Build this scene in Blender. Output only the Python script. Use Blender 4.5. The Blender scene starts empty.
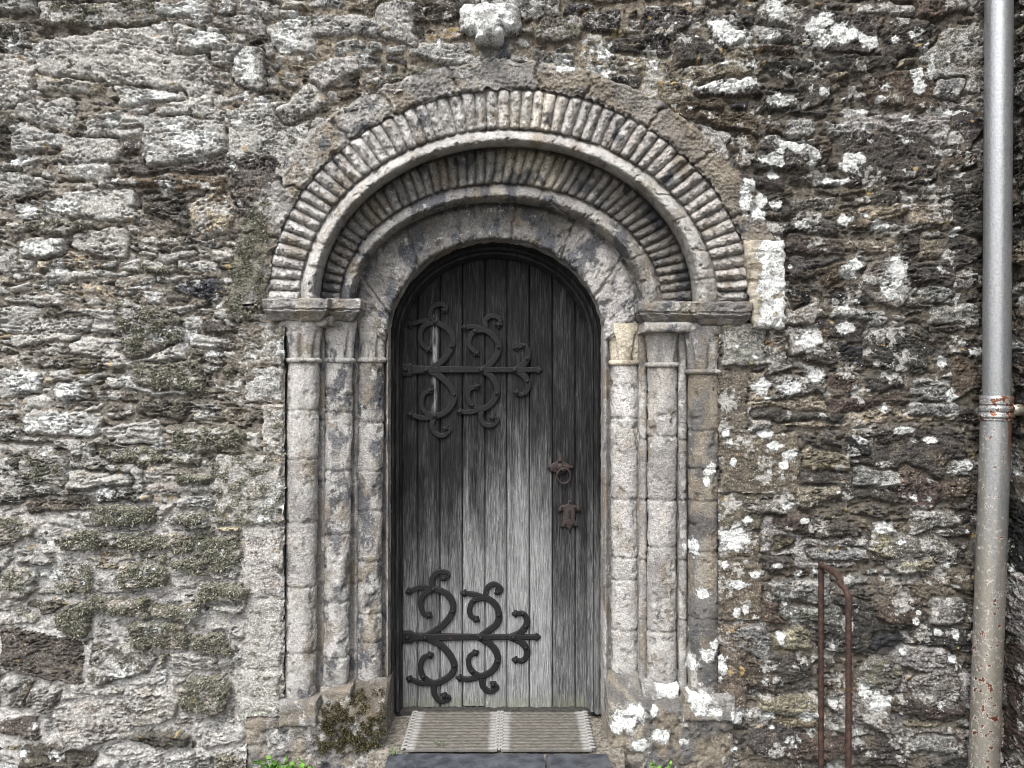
import bpy, math, random
import numpy as np
from mathutils import Vector

random.seed(7)
rng = np.random.default_rng(11)
scene = bpy.context.scene
C = scene.collection

# ------------------------------------------------------------------ camera, sky, sun, exposure
S = 0.004            # metres per photo pixel on the wall face
F = 740.0            # distance camera - wall face, in those pixels
ZC = 1.68            # camera height above the ground
cam_d = bpy.data.cameras.new('camera')
cam_d.sensor_width = 36.0
cam_d.lens = 36.0 * F / 1024.0
cam_d.clip_end = 500.0
cam = bpy.data.objects.new('camera', cam_d)
cam.location = (0, -F * S, ZC)
cam.rotation_euler = (math.radians(90), 0, 0)
C.objects.link(cam)
scene.camera = cam

SUN_EL, SUN_AZ = 58.0, 205.0          # azimuth clockwise from +Y (the wall looks towards -Y = 180)
world = bpy.data.worlds.new('World')
scene.world = world
world.use_nodes = True
wn = world.node_tree
wn.nodes.clear()
w_out = wn.nodes.new('ShaderNodeOutputWorld')
w_bg = wn.nodes.new('ShaderNodeBackground')
w_hs = wn.nodes.new('ShaderNodeHueSaturation')
w_sky = wn.nodes.new('ShaderNodeTexSky')
w_sky.sky_type = 'NISHITA'
w_sky.sun_disc = False
w_sky.sun_elevation = math.radians(SUN_EL)
w_sky.sun_rotation = math.radians(SUN_AZ)
w_sky.dust_density = 4.0
w_hs.inputs['Saturation'].default_value = 0.25     # overcast: nearly colourless sky
w_bg.inputs['Strength'].default_value = 0.15
wn.links.new(w_sky.outputs[0], w_hs.inputs['Color'])
wn.links.new(w_hs.outputs[0], w_bg.inputs['Color'])
wn.links.new(w_bg.outputs[0], w_out.inputs['Surface'])

sun_d = bpy.data.lights.new('sun', 'SUN')
sun_d.energy = 1.5
sun_d.angle = math.radians(40)
sun_d.color = (1.0, 0.975, 0.945)
sun = bpy.data.objects.new('sun', sun_d)
az, el = math.radians(SUN_AZ), math.radians(SUN_EL)
sdir = Vector((math.sin(az) * math.cos(el), math.cos(az) * math.cos(el), math.sin(el)))
sun.rotation_euler = sdir.to_track_quat('Z', 'Y').to_euler()
sun.location = sdir * 20
C.objects.link(sun)

scene.view_settings.view_transform = 'Standard'
scene.view_settings.look = 'None'
scene.view_settings.gamma = 1.0
scene.view_settings.exposure = 2.0
scene.view_settings.use_curve_mapping = False
scene.cycles.filter_width = 0.9

# ------------------------------------------------------------------ noise in numpy
_perm = np.arange(256); np.random.default_rng(3).shuffle(_perm)
_perm = np.concatenate([_perm, _perm, _perm]).astype(np.int32)
_ga = np.random.default_rng(5).random(256) * 2 * np.pi
_gx, _gy = np.cos(_ga), np.sin(_ga)

def n2(x, y, seed=0):
    x = np.asarray(x, float) + seed * 37.17; y = np.asarray(y, float) + seed * 19.73
    x, y = np.broadcast_arrays(x, y)
    xi = np.floor(x).astype(np.int64); yi = np.floor(y).astype(np.int64)
    fx = x - xi; fy = y - yi
    xi &= 255; yi &= 255
    u = fx * fx * fx * (fx * (fx * 6 - 15) + 10); v = fy * fy * fy * (fy * (fy * 6 - 15) + 10)
    def g(ix, iy, dx, dy):
        h = _perm[_perm[ix & 255] + (iy & 255)]
        return _gx[h] * dx + _gy[h] * dy
    a = g(xi, yi, fx, fy); b = g(xi + 1, yi, fx - 1, fy)
    c = g(xi, yi + 1, fx, fy - 1); d = g(xi + 1, yi + 1, fx - 1, fy - 1)
    return ((a + u * (b - a)) * (1 - v) + (c + u * (d - c)) * v) * 1.5

def fbm(x, y, seed=0, o=4, r=0.5):
    s = 0; a = 1.0; t = 0
    for k in range(o):
        s = s + a * n2(np.asarray(x) * 2 ** k, np.asarray(y) * 2 ** k, seed + k * 7)
        t += a; a *= r
    return s / t * 1.4

def sst(a, b, x):
    t = np.clip((x - a) / (b - a), 0, 1)
    return t * t * (3 - 2 * t)

def mixc(col, target, m):
    return col + (np.asarray(target, float) - col) * m[..., None]

def P(px, py, d, ref=None):
    """photo pixel + depth (pixels behind the wall face) -> metres; ref: depth whose scale is used"""
    px, py, d = np.broadcast_arrays(np.asarray(px, float), np.asarray(py, float), np.asarray(d, float))
    k = 1 + (d if ref is None else np.asarray(ref, float)) / F
    return np.stack([(px - 512) * k * S, d * S, ZC + (384 - py) * k * S], -1)

# ------------------------------------------------------------------ object helpers
def tag(o, label=None, cat=None, group=None, kind=None):
    if label: o['label'] = label
    if cat: o['category'] = cat
    if group: o['group'] = group
    if kind: o['kind'] = kind
    return o

def empty(name, loc, label, cat, group=None):
    o = bpy.data.objects.new(name, None)
    o.location = loc
    o.empty_display_size = 0.1
    C.objects.link(o)
    return tag(o, label, cat, group)

def wloc(o):
    v = Vector(o.location)
    while o.parent:
        o = o.parent; v += Vector(o.location)
    return v

def link(name, V, faces, mat, parent=None, smooth=True, A=None, B=None):
    """faces: (n,4) array, or list of tuples"""
    V = np.asarray(V, float).reshape(-1, 3)
    base = np.array([(V[:, 0].min() + V[:, 0].max()) / 2, (V[:, 1].min() + V[:, 1].max()) / 2, V[:, 2].min()])
    me = bpy.data.meshes.new(name)
    L = V - base
    if isinstance(faces, np.ndarray):
        n, k = faces.shape
        me.vertices.add(len(L)); me.vertices.foreach_set('co', L.astype(np.float32).ravel())
        me.loops.add(n * k); me.loops.foreach_set('vertex_index', faces.astype(np.int32).ravel())
        me.polygons.add(n)
        me.polygons.foreach_set('loop_start', np.arange(0, n * k, k, dtype=np.int32))
        me.update(calc_edges=True)
    else:
        me.from_pydata([tuple(p) for p in L], [], faces); me.update()
    me.polygons.foreach_set('use_smooth', np.full(len(me.polygons), smooth, dtype=bool))
    for nm, arr in (('A', A), ('B', B)):
        if arr is not None:
            at = me.color_attributes.new(nm, 'FLOAT_COLOR', 'POINT')
            at.data.foreach_set('color', np.asarray(arr, np.float32).reshape(-1, 4).ravel())
    me.materials.append(mat)
    o = bpy.data.objects.new(name, me)
    C.objects.link(o)
    if parent:
        o.parent = parent
        o.location = Vector(base) - wloc(parent)
    else:
        o.location = Vector(base)
    return o

def grid_faces(nu, nv, closed=False):
    i = np.arange(nu if closed else nu - 1)[:, None]; j = np.arange(nv - 1)[None, :]
    i2 = (i + 1) % nu
    q = np.stack([i * nv + j, i2 * nv + j, i2 * nv + j + 1, i * nv + j + 1], -1)
    return q.reshape(-1, 4)

def grid(name, V, mat, parent=None, A=None, B=None, closed=False, keep=None):
    nu, nv = V.shape[:2]
    f = grid_faces(nu, nv, closed)
    W = V.reshape(-1, 3)
    e1 = W[f[:, 1]] - W[f[:, 0]]; e2 = W[f[:, 3]] - W[f[:, 0]]
    if np.cross(e1, e2)[:, 1].sum() > 0: f = f[:, ::-1]
    if keep is not None: f = f[keep.reshape(-1)[f[:, 0]] if keep.shape == V.shape[:2] else keep.reshape(-1)]
    return link(name, W, np.ascontiguousarray(f), mat, parent, True, A, B)

def rgba(c, a=1.0):
    c = np.asarray(c, float)
    return np.concatenate([c, np.broadcast_to(np.asarray(a, float)[..., None] if np.ndim(a) else a, c.shape[:-1] + (1,))], -1)

def catmull(pts, n=6):
    p = np.asarray(pts, float)
    p = np.vstack([2 * p[0] - p[1], p, 2 * p[-1] - p[-2]])
    out = []
    for i in range(1, len(p) - 2):
        for t in np.arange(n) / n:
            a, b, c, d = p[i - 1], p[i], p[i + 1], p[i + 2]
            out.append(0.5 * (2 * b + (c - a) * t + (2 * a - 5 * b + 4 * c - d) * t * t + (3 * b - a - 3 * c + d) * t ** 3))
    out.append(p[-2])
    return np.array(out)

def tube(path, r, nseg=10, cap=True):
    """round bar along world-space points; returns V, faces"""
    path = np.asarray(path, float); n = len(path)
    r = np.broadcast_to(np.asarray(r, float), (n,))
    T = np.gradient(path, axis=0); T /= np.linalg.norm(T, axis=1)[:, None]
    up = np.array([0, 0, 1.0]) if abs(T[0][2]) < 0.9 else np.array([1.0, 0, 0])
    V = []
    N = np.cross(T[0], up); N /= np.linalg.norm(N)
    for i in range(n):
        N = N - T[i] * N.dot(T[i]); N /= np.linalg.norm(N)
        Bn = np.cross(T[i], N)
        a = np.arange(nseg) * 2 * np.pi / nseg
        V.append(path[i] + r[i] * (np.cos(a)[:, None] * N + np.sin(a)[:, None] * Bn))
    V = np.concatenate(V)
    f = []
    for i in range(n - 1):
        for j in range(nseg):
            k = (j + 1) % nseg
            f.append((i * nseg + j, i * nseg + k, (i + 1) * nseg + k, (i + 1) * nseg + j))
    if cap:
        f.append(tuple(range(nseg))[::-1]); f.append(tuple((n - 1) * nseg + j for j in range(nseg)))
    return V, f

def join(parts):
    V = []; f = []; o = 0
    for v, q in parts:
        V.append(np.asarray(v, float)); f += [tuple(i + o for i in t) for t in q]; o += len(v)
    return np.concatenate(V), f

def box(x0, x1, y0, y1, z0, z1):
    V = np.array([(x, y, z) for x in (x0, x1) for y in (y0, y1) for z in (z0, z1)], float)
    f = [(0, 1, 3, 2), (4, 6, 7, 5), (0, 4, 5, 1), (2, 3, 7, 6), (0, 2, 6, 4), (1, 5, 7, 3)]
    return V, f

# ------------------------------------------------------------------ materials
class NT:
    def __init__(s, name):
        s.m = bpy.data.materials.new(name); s.m.use_nodes = True
        s.t = s.m.node_tree; s.t.nodes.clear()
        s.out = s.t.nodes.new('ShaderNodeOutputMaterial')
        s.b = s.t.nodes.new('ShaderNodeBsdfPrincipled')
        s.t.links.new(s.b.outputs[0], s.out.inputs[0])
        s.co = s.t.nodes.new('ShaderNodeTexCoord').outputs['Object']
    def L(s, a, b): s.t.links.new(a, b)
    def val(s, sock, v):
        if hasattr(v, 'links') or hasattr(v, 'is_output'): s.L(v, sock)
        else: sock.default_value = v
    def noise(s, scale, detail=6, rough=0.6, vec=None, dist=0.0):
        n = s.t.nodes.new('ShaderNodeTexNoise')
        n.inputs['Scale'].default_value = scale; n.inputs['Detail'].default_value = detail
        n.inputs['Roughness'].default_value = rough; n.inputs['Distortion'].default_value = dist
        s.L(vec or s.co, n.inputs['Vector']); return n.outputs[0]
    def voro(s, scale, vec=None, feature='F1', out=0):
        n = s.t.nodes.new('ShaderNodeTexVoronoi'); n.feature = feature
        n.inputs['Scale'].default_value = scale; s.L(vec or s.co, n.inputs['Vector']); return n.outputs[out]
    def mapping(s, sc, vec=None):
        n = s.t.nodes.new('ShaderNodeMapping'); n.inputs['Scale'].default_value = sc
        s.L(vec or s.co, n.inputs['Vector']); return n.outputs[0]
    def math(s, op, a, b=None, c=None, clamp=False):
        n = s.t.nodes.new('ShaderNodeMath'); n.operation = op; n.use_clamp = clamp
        for i, v in enumerate((a, b, c)):
            if v is not None: s.val(n.inputs[i], v)
        return n.outputs[0]
    def step(s, x, a, b, lo=0.0, hi=1.0):
        n = s.t.nodes.new('ShaderNodeMapRange'); n.interpolation_type = 'SMOOTHSTEP'
        s.val(n.inputs['Value'], x)
        n.inputs['From Min'].default_value = a; n.inputs['From Max'].default_value = b
        n.inputs['To Min'].default_value = lo; n.inputs['To Max'].default_value = hi
        return n.outputs[0]
    def mix(s, f, a, b, blend='MIX'):
        n = s.t.nodes.new('ShaderNodeMix'); n.data_type = 'RGBA'; n.blend_type = blend
        s.val(n.inputs[0], f)
        for i, v in ((6, a), (7, b)):
            if isinstance(v, tuple): n.inputs[i].default_value = v + (1,) if len(v) == 3 else v
            else: s.L(v, n.inputs[i])
        return n.outputs[2]
    def attr(s, name):
        n = s.t.nodes.new('ShaderNodeAttribute'); n.attribute_name = name
        return n.outputs['Color'], n.outputs['Alpha']
    def sep(s, c):
        n = s.t.nodes.new('ShaderNodeSeparateColor'); s.L(c, n.inputs[0]); return n.outputs
    def grey(s, v):
        n = s.t.nodes.new('ShaderNodeCombineColor')
        for i in range(3): s.val(n.inputs[i], v)
        return n.outputs[0]
    def bump(s, h, dist, strength=1.0):
        n = s.t.nodes.new('ShaderNodeBump'); n.inputs['Distance'].default_value = dist
        n.inputs['Strength'].default_value = strength
        s.L(h, n.inputs['Height']); s.L(n.outputs[0], s.b.inputs['Normal'])
    def finish(s, col, rough=0.9, spec=0.25, metal=0.0):
        if isinstance(col, tuple): s.b.inputs['Base Color'].default_value = col + (1,)
        else: s.L(col, s.b.inputs['Base Color'])
        s.val(s.b.inputs['Roughness'], rough)
        s.b.inputs['Specular IOR Level'].default_value = spec
        s.val(s.b.inputs['Metallic'], metal)
        return s.m

def stone_material():
    s = NT('weathered_stone')
    A, Aa = s.attr('A'); Bc, Bg = s.attr('B')
    bw, bgr, bo = s.sep(Bc)[:3]
    nf = s.noise(95, 9, 0.72)
    nm = s.noise(33, 8, 0.68)
    ng = s.noise(170, 6, 0.75)
    vo = s.voro(260)
    tone = s.step(nf, 0.30, 0.72, 0.28, 1.75)
    tone2 = s.step(ng, 0.32, 0.70, 0.42, 1.6)
    col = s.mix(Aa, A, s.mix(1.0, A, s.grey(s.math('MULTIPLY', tone, tone2)), 'MULTIPLY'))
    # pale crustose lichen
    mg = s.step(s.math('ADD', bgr, s.math('MULTIPLY', s.math('SUBTRACT', nm, 0.5), 1.3)), 0.44, 0.58)
    inv = s.math('SUBTRACT', 1.0, Aa)
    mg = s.math('MULTIPLY', mg, s.math('MAXIMUM', s.step(s.noise(210, 5, 0.7), 0.34, 0.47), inv))
    gcol = s.mix(s.math('ADD', s.math('MULTIPLY', s.step(nf, 0.35, 0.65), Aa), s.math('MULTIPLY', s.step(s.noise(18, 5, 0.6), 0.35, 0.6), inv)), (0.175, 0.170, 0.158), (0.45, 0.443, 0.42))
    col = s.mix(s.math('MULTIPLY', mg, 0.9), col, gcol)
    # grey-green bushy lichen
    mgr = s.step(s.math('ADD', Bg, s.math('MULTIPLY', s.math('SUBTRACT', nm, 0.5), 1.0)), 0.46, 0.6)
    grc = s.mix(s.step(ng, 0.36, 0.62), (0.035, 0.035, 0.026), (0.20, 0.195, 0.145))
    col = s.mix(s.math('MULTIPLY', mgr, 0.9), col, grc)
    # ochre lichen
    mo = s.step(s.math('ADD', bo, s.math('MULTIPLY', s.math('SUBTRACT', s.noise(60, 7, 0.7), 0.5), 1.5)), 0.52, 0.66)
    col = s.mix(s.math('MULTIPLY', mo, 0.75), col, (0.31, 0.225, 0.10))
    # white lichen, crisp edge
    mw = s.step(s.math('ADD', bw, s.math('MULTIPLY', s.math('SUBTRACT', nf, 0.5), 0.75)), 0.46, 0.52)
    mwr = s.step(s.math('ADD', bw, s.math('MULTIPLY', s.math('SUBTRACT', nf, 0.5), 0.9)), 0.33, 0.48)
    col = s.mix(s.math('MULTIPLY', mwr, 0.8), col, s.mix(s.step(ng, 0.4, 0.6), (0.17, 0.175, 0.17), (0.34, 0.345, 0.335)))
    mw = s.math('MULTIPLY', mw, s.step(s.noise(140, 4, 0.6), 0.37, 0.46))
    wcol = s.mix(s.step(s.math('ADD', s.math('MULTIPLY', ng, 0.5), s.math('MULTIPLY', nm, 0.5)), 0.36, 0.52), (0.33, 0.34, 0.325), (0.60, 0.61, 0.60))
    col = s.mix(mw, col, wcol)
    # scattered pinhead lichens
    dots = s.math('MULTIPLY', s.step(s.math('ADD', s.voro(85), s.math('MULTIPLY', ng, 0.35)), 0.42, 0.34), s.math('MULTIPLY', Aa, s.step(s.math('ADD', s.noise(22, 4, 0.6), s.math('MULTIPLY', bgr, 0.55)), 0.64, 0.78)))
    col = s.mix(s.math('MULTIPLY', dots, 0.8), col, (0.46, 0.465, 0.45))
    # tiny pits and black specks
    pit = s.step(s.noise(230, 4, 0.65), 0.33, 0.42)
    col = s.mix(s.math('SUBTRACT', 1.0, pit), col, s.mix(1.0, col, (0.25, 0.24, 0.23), 'MULTIPLY'))
    h = s.math('ADD', s.math('MULTIPLY', nf, 1.1), s.math('MULTIPLY', ng, 0.55))
    h = s.math('ADD', h, s.math('MULTIPLY', mw, 0.22))
    h = s.math('ADD', h, s.math('MULTIPLY', mg, 0.14))
    h = s.math('ADD', h, s.math('MULTIPLY', mgr, 0.5))
    s.bump(h, 0.016, 1.0)
    return s.finish(col, 0.92, 0.2)

def wood_material():
    s = NT('weathered_oak')
    A, _ = s.attr('A')
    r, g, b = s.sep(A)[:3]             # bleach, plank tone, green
    n = s.t.nodes.new('ShaderNodeCombineXYZ')
    s.L(s.math('MULTIPLY', g, 13.0), n.inputs[0]); s.L(s.math('MULTIPLY', g, 7.0), n.inputs[2])
    add = s.t.nodes.new('ShaderNodeVectorMath'); add.operation = 'ADD'
    s.L(s.co, add.inputs[0]); s.L(n.outputs[0], add.inputs[1]); co = add.outputs[0]
    fine = s.noise(1.0, 6, 0.7, s.mapping((640, 60, 16), co))
    mid = s.noise(1.0, 5, 0.65, s.mapping((190, 40, 5), co), 0.5)
    blot = s.noise(7, 5, 0.6, s.mapping((2.2, 1, 0.9), co))
    flk = s.noise(1.0, 4, 0.6, s.mapping((260, 60, 38), co))
    bl = s.math('ADD', r, s.math('MULTIPLY', s.math('SUBTRACT', mid, 0.5), 0.6))
    bl = s.math('ADD', bl, s.math('MULTIPLY', s.math('SUBTRACT', fine, 0.5), 0.9))
    bl = s.math('ADD', bl, s.math('MULTIPLY', s.math('SUBTRACT', blot, 0.5), 0.5))
    m = s.math('POWER', s.step(bl, -0.2, 1.15), 1.25)
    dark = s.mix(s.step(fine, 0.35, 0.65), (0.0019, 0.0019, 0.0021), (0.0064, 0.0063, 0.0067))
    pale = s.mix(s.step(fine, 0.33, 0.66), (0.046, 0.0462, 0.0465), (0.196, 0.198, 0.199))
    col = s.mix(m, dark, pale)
    col = s.mix(s.math('MULTIPLY', s.step(flk, 0.62, 0.72), s.math('MULTIPLY', m, 0.55)), col, (0.42, 0.41, 0.39))
    col = s.mix(s.math('MULTIPLY', s.step(s.math('ADD', b, s.math('MULTIPLY', s.math('SUBTRACT', mid, 0.5), 0.8)), 0.3, 0.9), 0.6), col, (0.10, 0.105, 0.06))
    crack = s.step(mid, 0.27, 0.34)
    col = s.mix(s.math('SUBTRACT', 1.0, crack), col, (0.012, 0.011, 0.010))
    s.bump(s.math('ADD', s.math('MULTIPLY', fine, 0.7), s.math('MULTIPLY', crack, 0.5)), 0.004, 0.7)
    return s.finish(col, 0.85, 0.12)

def iron_material(name='wrought_iron', rust=0.165, base=(0.0032, 0.0032, 0.0035)):
    s = NT(name)
    n = s.noise(60, 6, 0.65); f = s.noise(240, 4, 0.6)
    col = s.mix(s.step(f, 0.3, 0.7), tuple(c * 0.55 for c in base), tuple(c * 1.6 for c in base))
    rm = s.step(n, 0.75 - rust, 0.9 - rust)
    col = s.mix(s.math('MULTIPLY', rm, 0.8), col, s.mix(f, (0.018, 0.009, 0.006), (0.07, 0.036, 0.022)))
    s.bump(s.math('ADD', n, s.math('MULTIPLY', f, 0.6)), 0.002, 0.7)
    return s.finish(col, s.step(n, 0.3, 0.7, 0.6, 0.85), 0.2)

def pipe_material():
    s = NT('aluminium_paint')
    A, _ = s.attr('A'); r, g, b = s.sep(A)[:3]     # rust amount, grime amount
    n = s.noise(44, 7, 0.66); f = s.noise(120, 5, 0.65)
    st = s.noise(1.0, 5, 0.6, s.mapping((45, 45, 3)))
    col = s.mix(s.step(f, 0.3, 0.7), (0.165, 0.169, 0.175), (0.235, 0.24, 0.246))
    grime = s.step(s.math('ADD', s.math('MULTIPLY', g, 0.55), s.math('SUBTRACT', st, 0.5)), 0.05, 0.5)
    col = s.mix(s.math('MULTIPLY', grime, 0.75), col, s.mix(f, (0.13, 0.115, 0.088), (0.29, 0.265, 0.21)))
    chip = s.step(s.math('ADD', n, s.math('MULTIPLY', r, 0.34)), 0.715, 0.745)
    rim = s.step(s.math('ADD', n, s.math('MULTIPLY', r, 0.34)), 0.670, 0.715)
    col = s.mix(s.math('MULTIPLY', rim, 0.7), col, (0.50, 0.49, 0.46))
    col = s.mix(chip, col, s.mix(f, (0.06, 0.02, 0.012), (0.17, 0.07, 0.04)))
    sc = s.step(s.math('ADD', st, s.math('MULTIPLY', b, 0.7)), 0.70, 0.95)
    col = s.mix(s.math('MULTIPLY', sc, 0.85), col, (0.13, 0.065, 0.033))
    s.bump(s.math('SUBTRACT', s.math('MULTIPLY', f, 0.5), chip), 0.0025, 0.8)
    return s.finish(col, s.step(st, 0.3, 0.7, 0.24, 0.42), 0.5, 0.65)

def simple(name, c0, c1, scale, rough=0.8, bump=0.002, spec=0.3, metal=0.0, detail=6):
    s = NT(name)
    n = s.noise(scale, detail, 0.68)
    col = s.mix(s.step(n, 0.3, 0.7), c0, c1)
    s.bump(n, bump, 0.8)
    return s.finish(col, rough, spec, metal)

M_STONE = stone_material()
M_WOOD = wood_material()
M_IRON = iron_material()
M_RUST = iron_material('rusted_iron', 0.22, (0.014, 0.0105, 0.010))
M_RAIL = iron_material('rusty_bar', 0.30, (0.017, 0.010, 0.009))
M_PIPE = pipe_material()
M_SLATE = simple('blue_slate', (0.010, 0.0115, 0.015), (0.042, 0.045, 0.052), 22, 0.55, 0.003, 0.4)
def mat_material():
    s = NT('ribbed_mat')
    A, _ = s.attr('A'); r, g, b = s.sep(A)[:3]       # worn bright, darker hollows
    n = s.noise(40, 6, 0.7); f = s.noise(1.0, 5, 0.65, s.mapping((60, 320, 60)))
    col = s.mix(s.step(f, 0.32, 0.68), (0.019, 0.017, 0.0138), (0.072, 0.065, 0.054))
    w = s.step(s.math('ADD', r, s.math('MULTIPLY', s.math('SUBTRACT', n, 0.5), 0.9)), 0.25, 0.8)
    col = s.mix(s.math('MULTIPLY', w, 0.85), col, s.mix(f, (0.07, 0.068, 0.065), (0.20, 0.197, 0.19)))
    col = s.mix(s.math('MULTIPLY', g, 0.75), col, (0.018, 0.016, 0.013))
    s.bump(s.math('ADD', n, f), 0.002, 0.7)
    return s.finish(col, 0.6, 0.35, 0.1)
M_MAT = mat_material()
M_CORE = simple('wall_core', (0.06, 0.055, 0.05), (0.10, 0.095, 0.085), 8)
M_HOLE = simple('keyhole_dark', (0.002, 0.002, 0.002), (0.004, 0.004, 0.004), 50, 0.9, 0.0)
M_SAND = simple('sill_mortar', (0.02, 0.018, 0.015), (0.16, 0.145, 0.12), 70, 0.95, 0.008)
M_GAPSHADE = simple('gap_shade_stone', (0.006, 0.0055, 0.005), (0.026, 0.024, 0.021), 60, 0.9, 0.006)  # shade of the door gap put into the stone colour
M_GROUND = simple('gravel_ground', (0.07, 0.065, 0.055), (0.18, 0.17, 0.15), 14, 0.95, 0.02)

def leaf_material(name, c0, c1, tr=0.25):
    s = NT(name)
    oi = s.t.nodes.new('ShaderNodeNewGeometry')
    col = s.mix(oi.outputs['Random Per Island'], c0, c1)
    return s.finish(col, 0.7, 0.25)
M_LEAF = leaf_material('weed_leaf', (0.02, 0.065, 0.006), (0.075, 0.17, 0.022))
M_TUFT = leaf_material('tuft_lichen', (0.045, 0.045, 0.033), (0.19, 0.187, 0.145))
M_MOSS = leaf_material('moss_tips', (0.012, 0.011, 0.006), (0.05, 0.042, 0.018))

# ------------------------------------------------------------------ doorway curves (photo pixels)
class Arch:
    def __init__(s, cx, cy, a, b, leg): s.c = (cx, cy, a, b, leg)
    def pts(s, n, nleg=0):
        cx, cy, a, b, leg = s.c
        t = np.linspace(0, np.pi, 1500)
        x = cx - a * np.cos(t); y = cy - b * np.sin(t)
        L = np.concatenate([[0], np.cumsum(np.hypot(np.diff(x), np.diff(y)))])
        q = np.linspace(0, L[-1], n)
        pts = np.stack([np.interp(q, L, x), np.interp(q, L, y)], -1)
        if nleg:
            yy = np.linspace(leg, cy, nleg + 1)[:-1]
            l = np.stack([np.full(nleg, cx - a), yy], -1); r = np.stack([np.full(nleg, cx + a), yy[::-1]], -1)
            pts = np.vstack([l, pts, r])
        return pts
E0 = Arch(506, 306, 281, 248, 306)
E1 = Arch(509, 302, 243, 214, 302)
E2 = Arch(508.5, 302, 208, 172, 302)
E3 = Arch(506.5, 302, 186, 155, 302)
E4 = Arch(500.5, 302, 160, 117, 302)
E5 = Arch(497, 304, 141, 101, 328)
E6 = Arch(495.5, 340, 109, 101, 728)
E7 = Arch(494.5, 343, 94, 87, 712)

def in_ell(E, x, y, grow=0):
    cx, cy, a, b, _ = E.c
    return ((x - cx) / (a + grow)) ** 2 + ((y - cy) / (b + grow)) ** 2

# ------------------------------------------------------------------ dressed stone colours
GREYST = np.array([0.235, 0.225, 0.215]); BROWNST = np.array([0.165, 0.14, 0.108]); BLUEST = np.array([0.05, 0.055, 0.066])
LILAC = np.array([0.335, 0.32, 0.31]); CREAM = np.array([0.46, 0.415, 0.33]); DARKST = np.array([0.085, 0.083, 0.08])

def dressed(px, py, base, seed, grey=0.40, white=0.0, ochre=0.1, green=0.0, brown=0.3, blue=0.3, amp=0.38, cream=0.32):
    px = np.asarray(px, float); py = np.asarray(py, float)
    base = np.broadcast_to(np.asarray(base, float), px.shape + (3,)).copy()
    n = fbm(px / 26, py / 26, seed)
    base *= (1 + amp * n)[..., None]
    base = mixc(base, BROWNST, sst(0.15, 0.45, fbm(px / 34, py / 45, seed + 3) + brown - 0.3) * 0.8)
    base = mixc(base, BLUEST, sst(0.2, 0.42, fbm(px / 22, py / 30, seed + 9) + blue - 0.3) * 0.8)
    base = mixc(base, CREAM * 0.75, sst(0.18, 0.5, fbm(px / 30, py / 50, seed + 31)) * cream)
    G = grey + 0.30 * fbm(px / 30, py / 34, seed + 12)
    W = white + 0.30 * fbm(px / 14, py / 14, seed + 15)
    O = ochre + 0.25 * fbm(px / 20, py / 20, seed + 17)
    GR = green + 0.25 * fbm(px / 18, py / 18, seed + 21)
    return base, W, G, O, GR

def AB(t):
    base, W, G, O, GR = t
    return rgba(np.clip(base, 0.01, 0.9), 0.45), np.stack([W, G, O, GR], -1)

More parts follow.
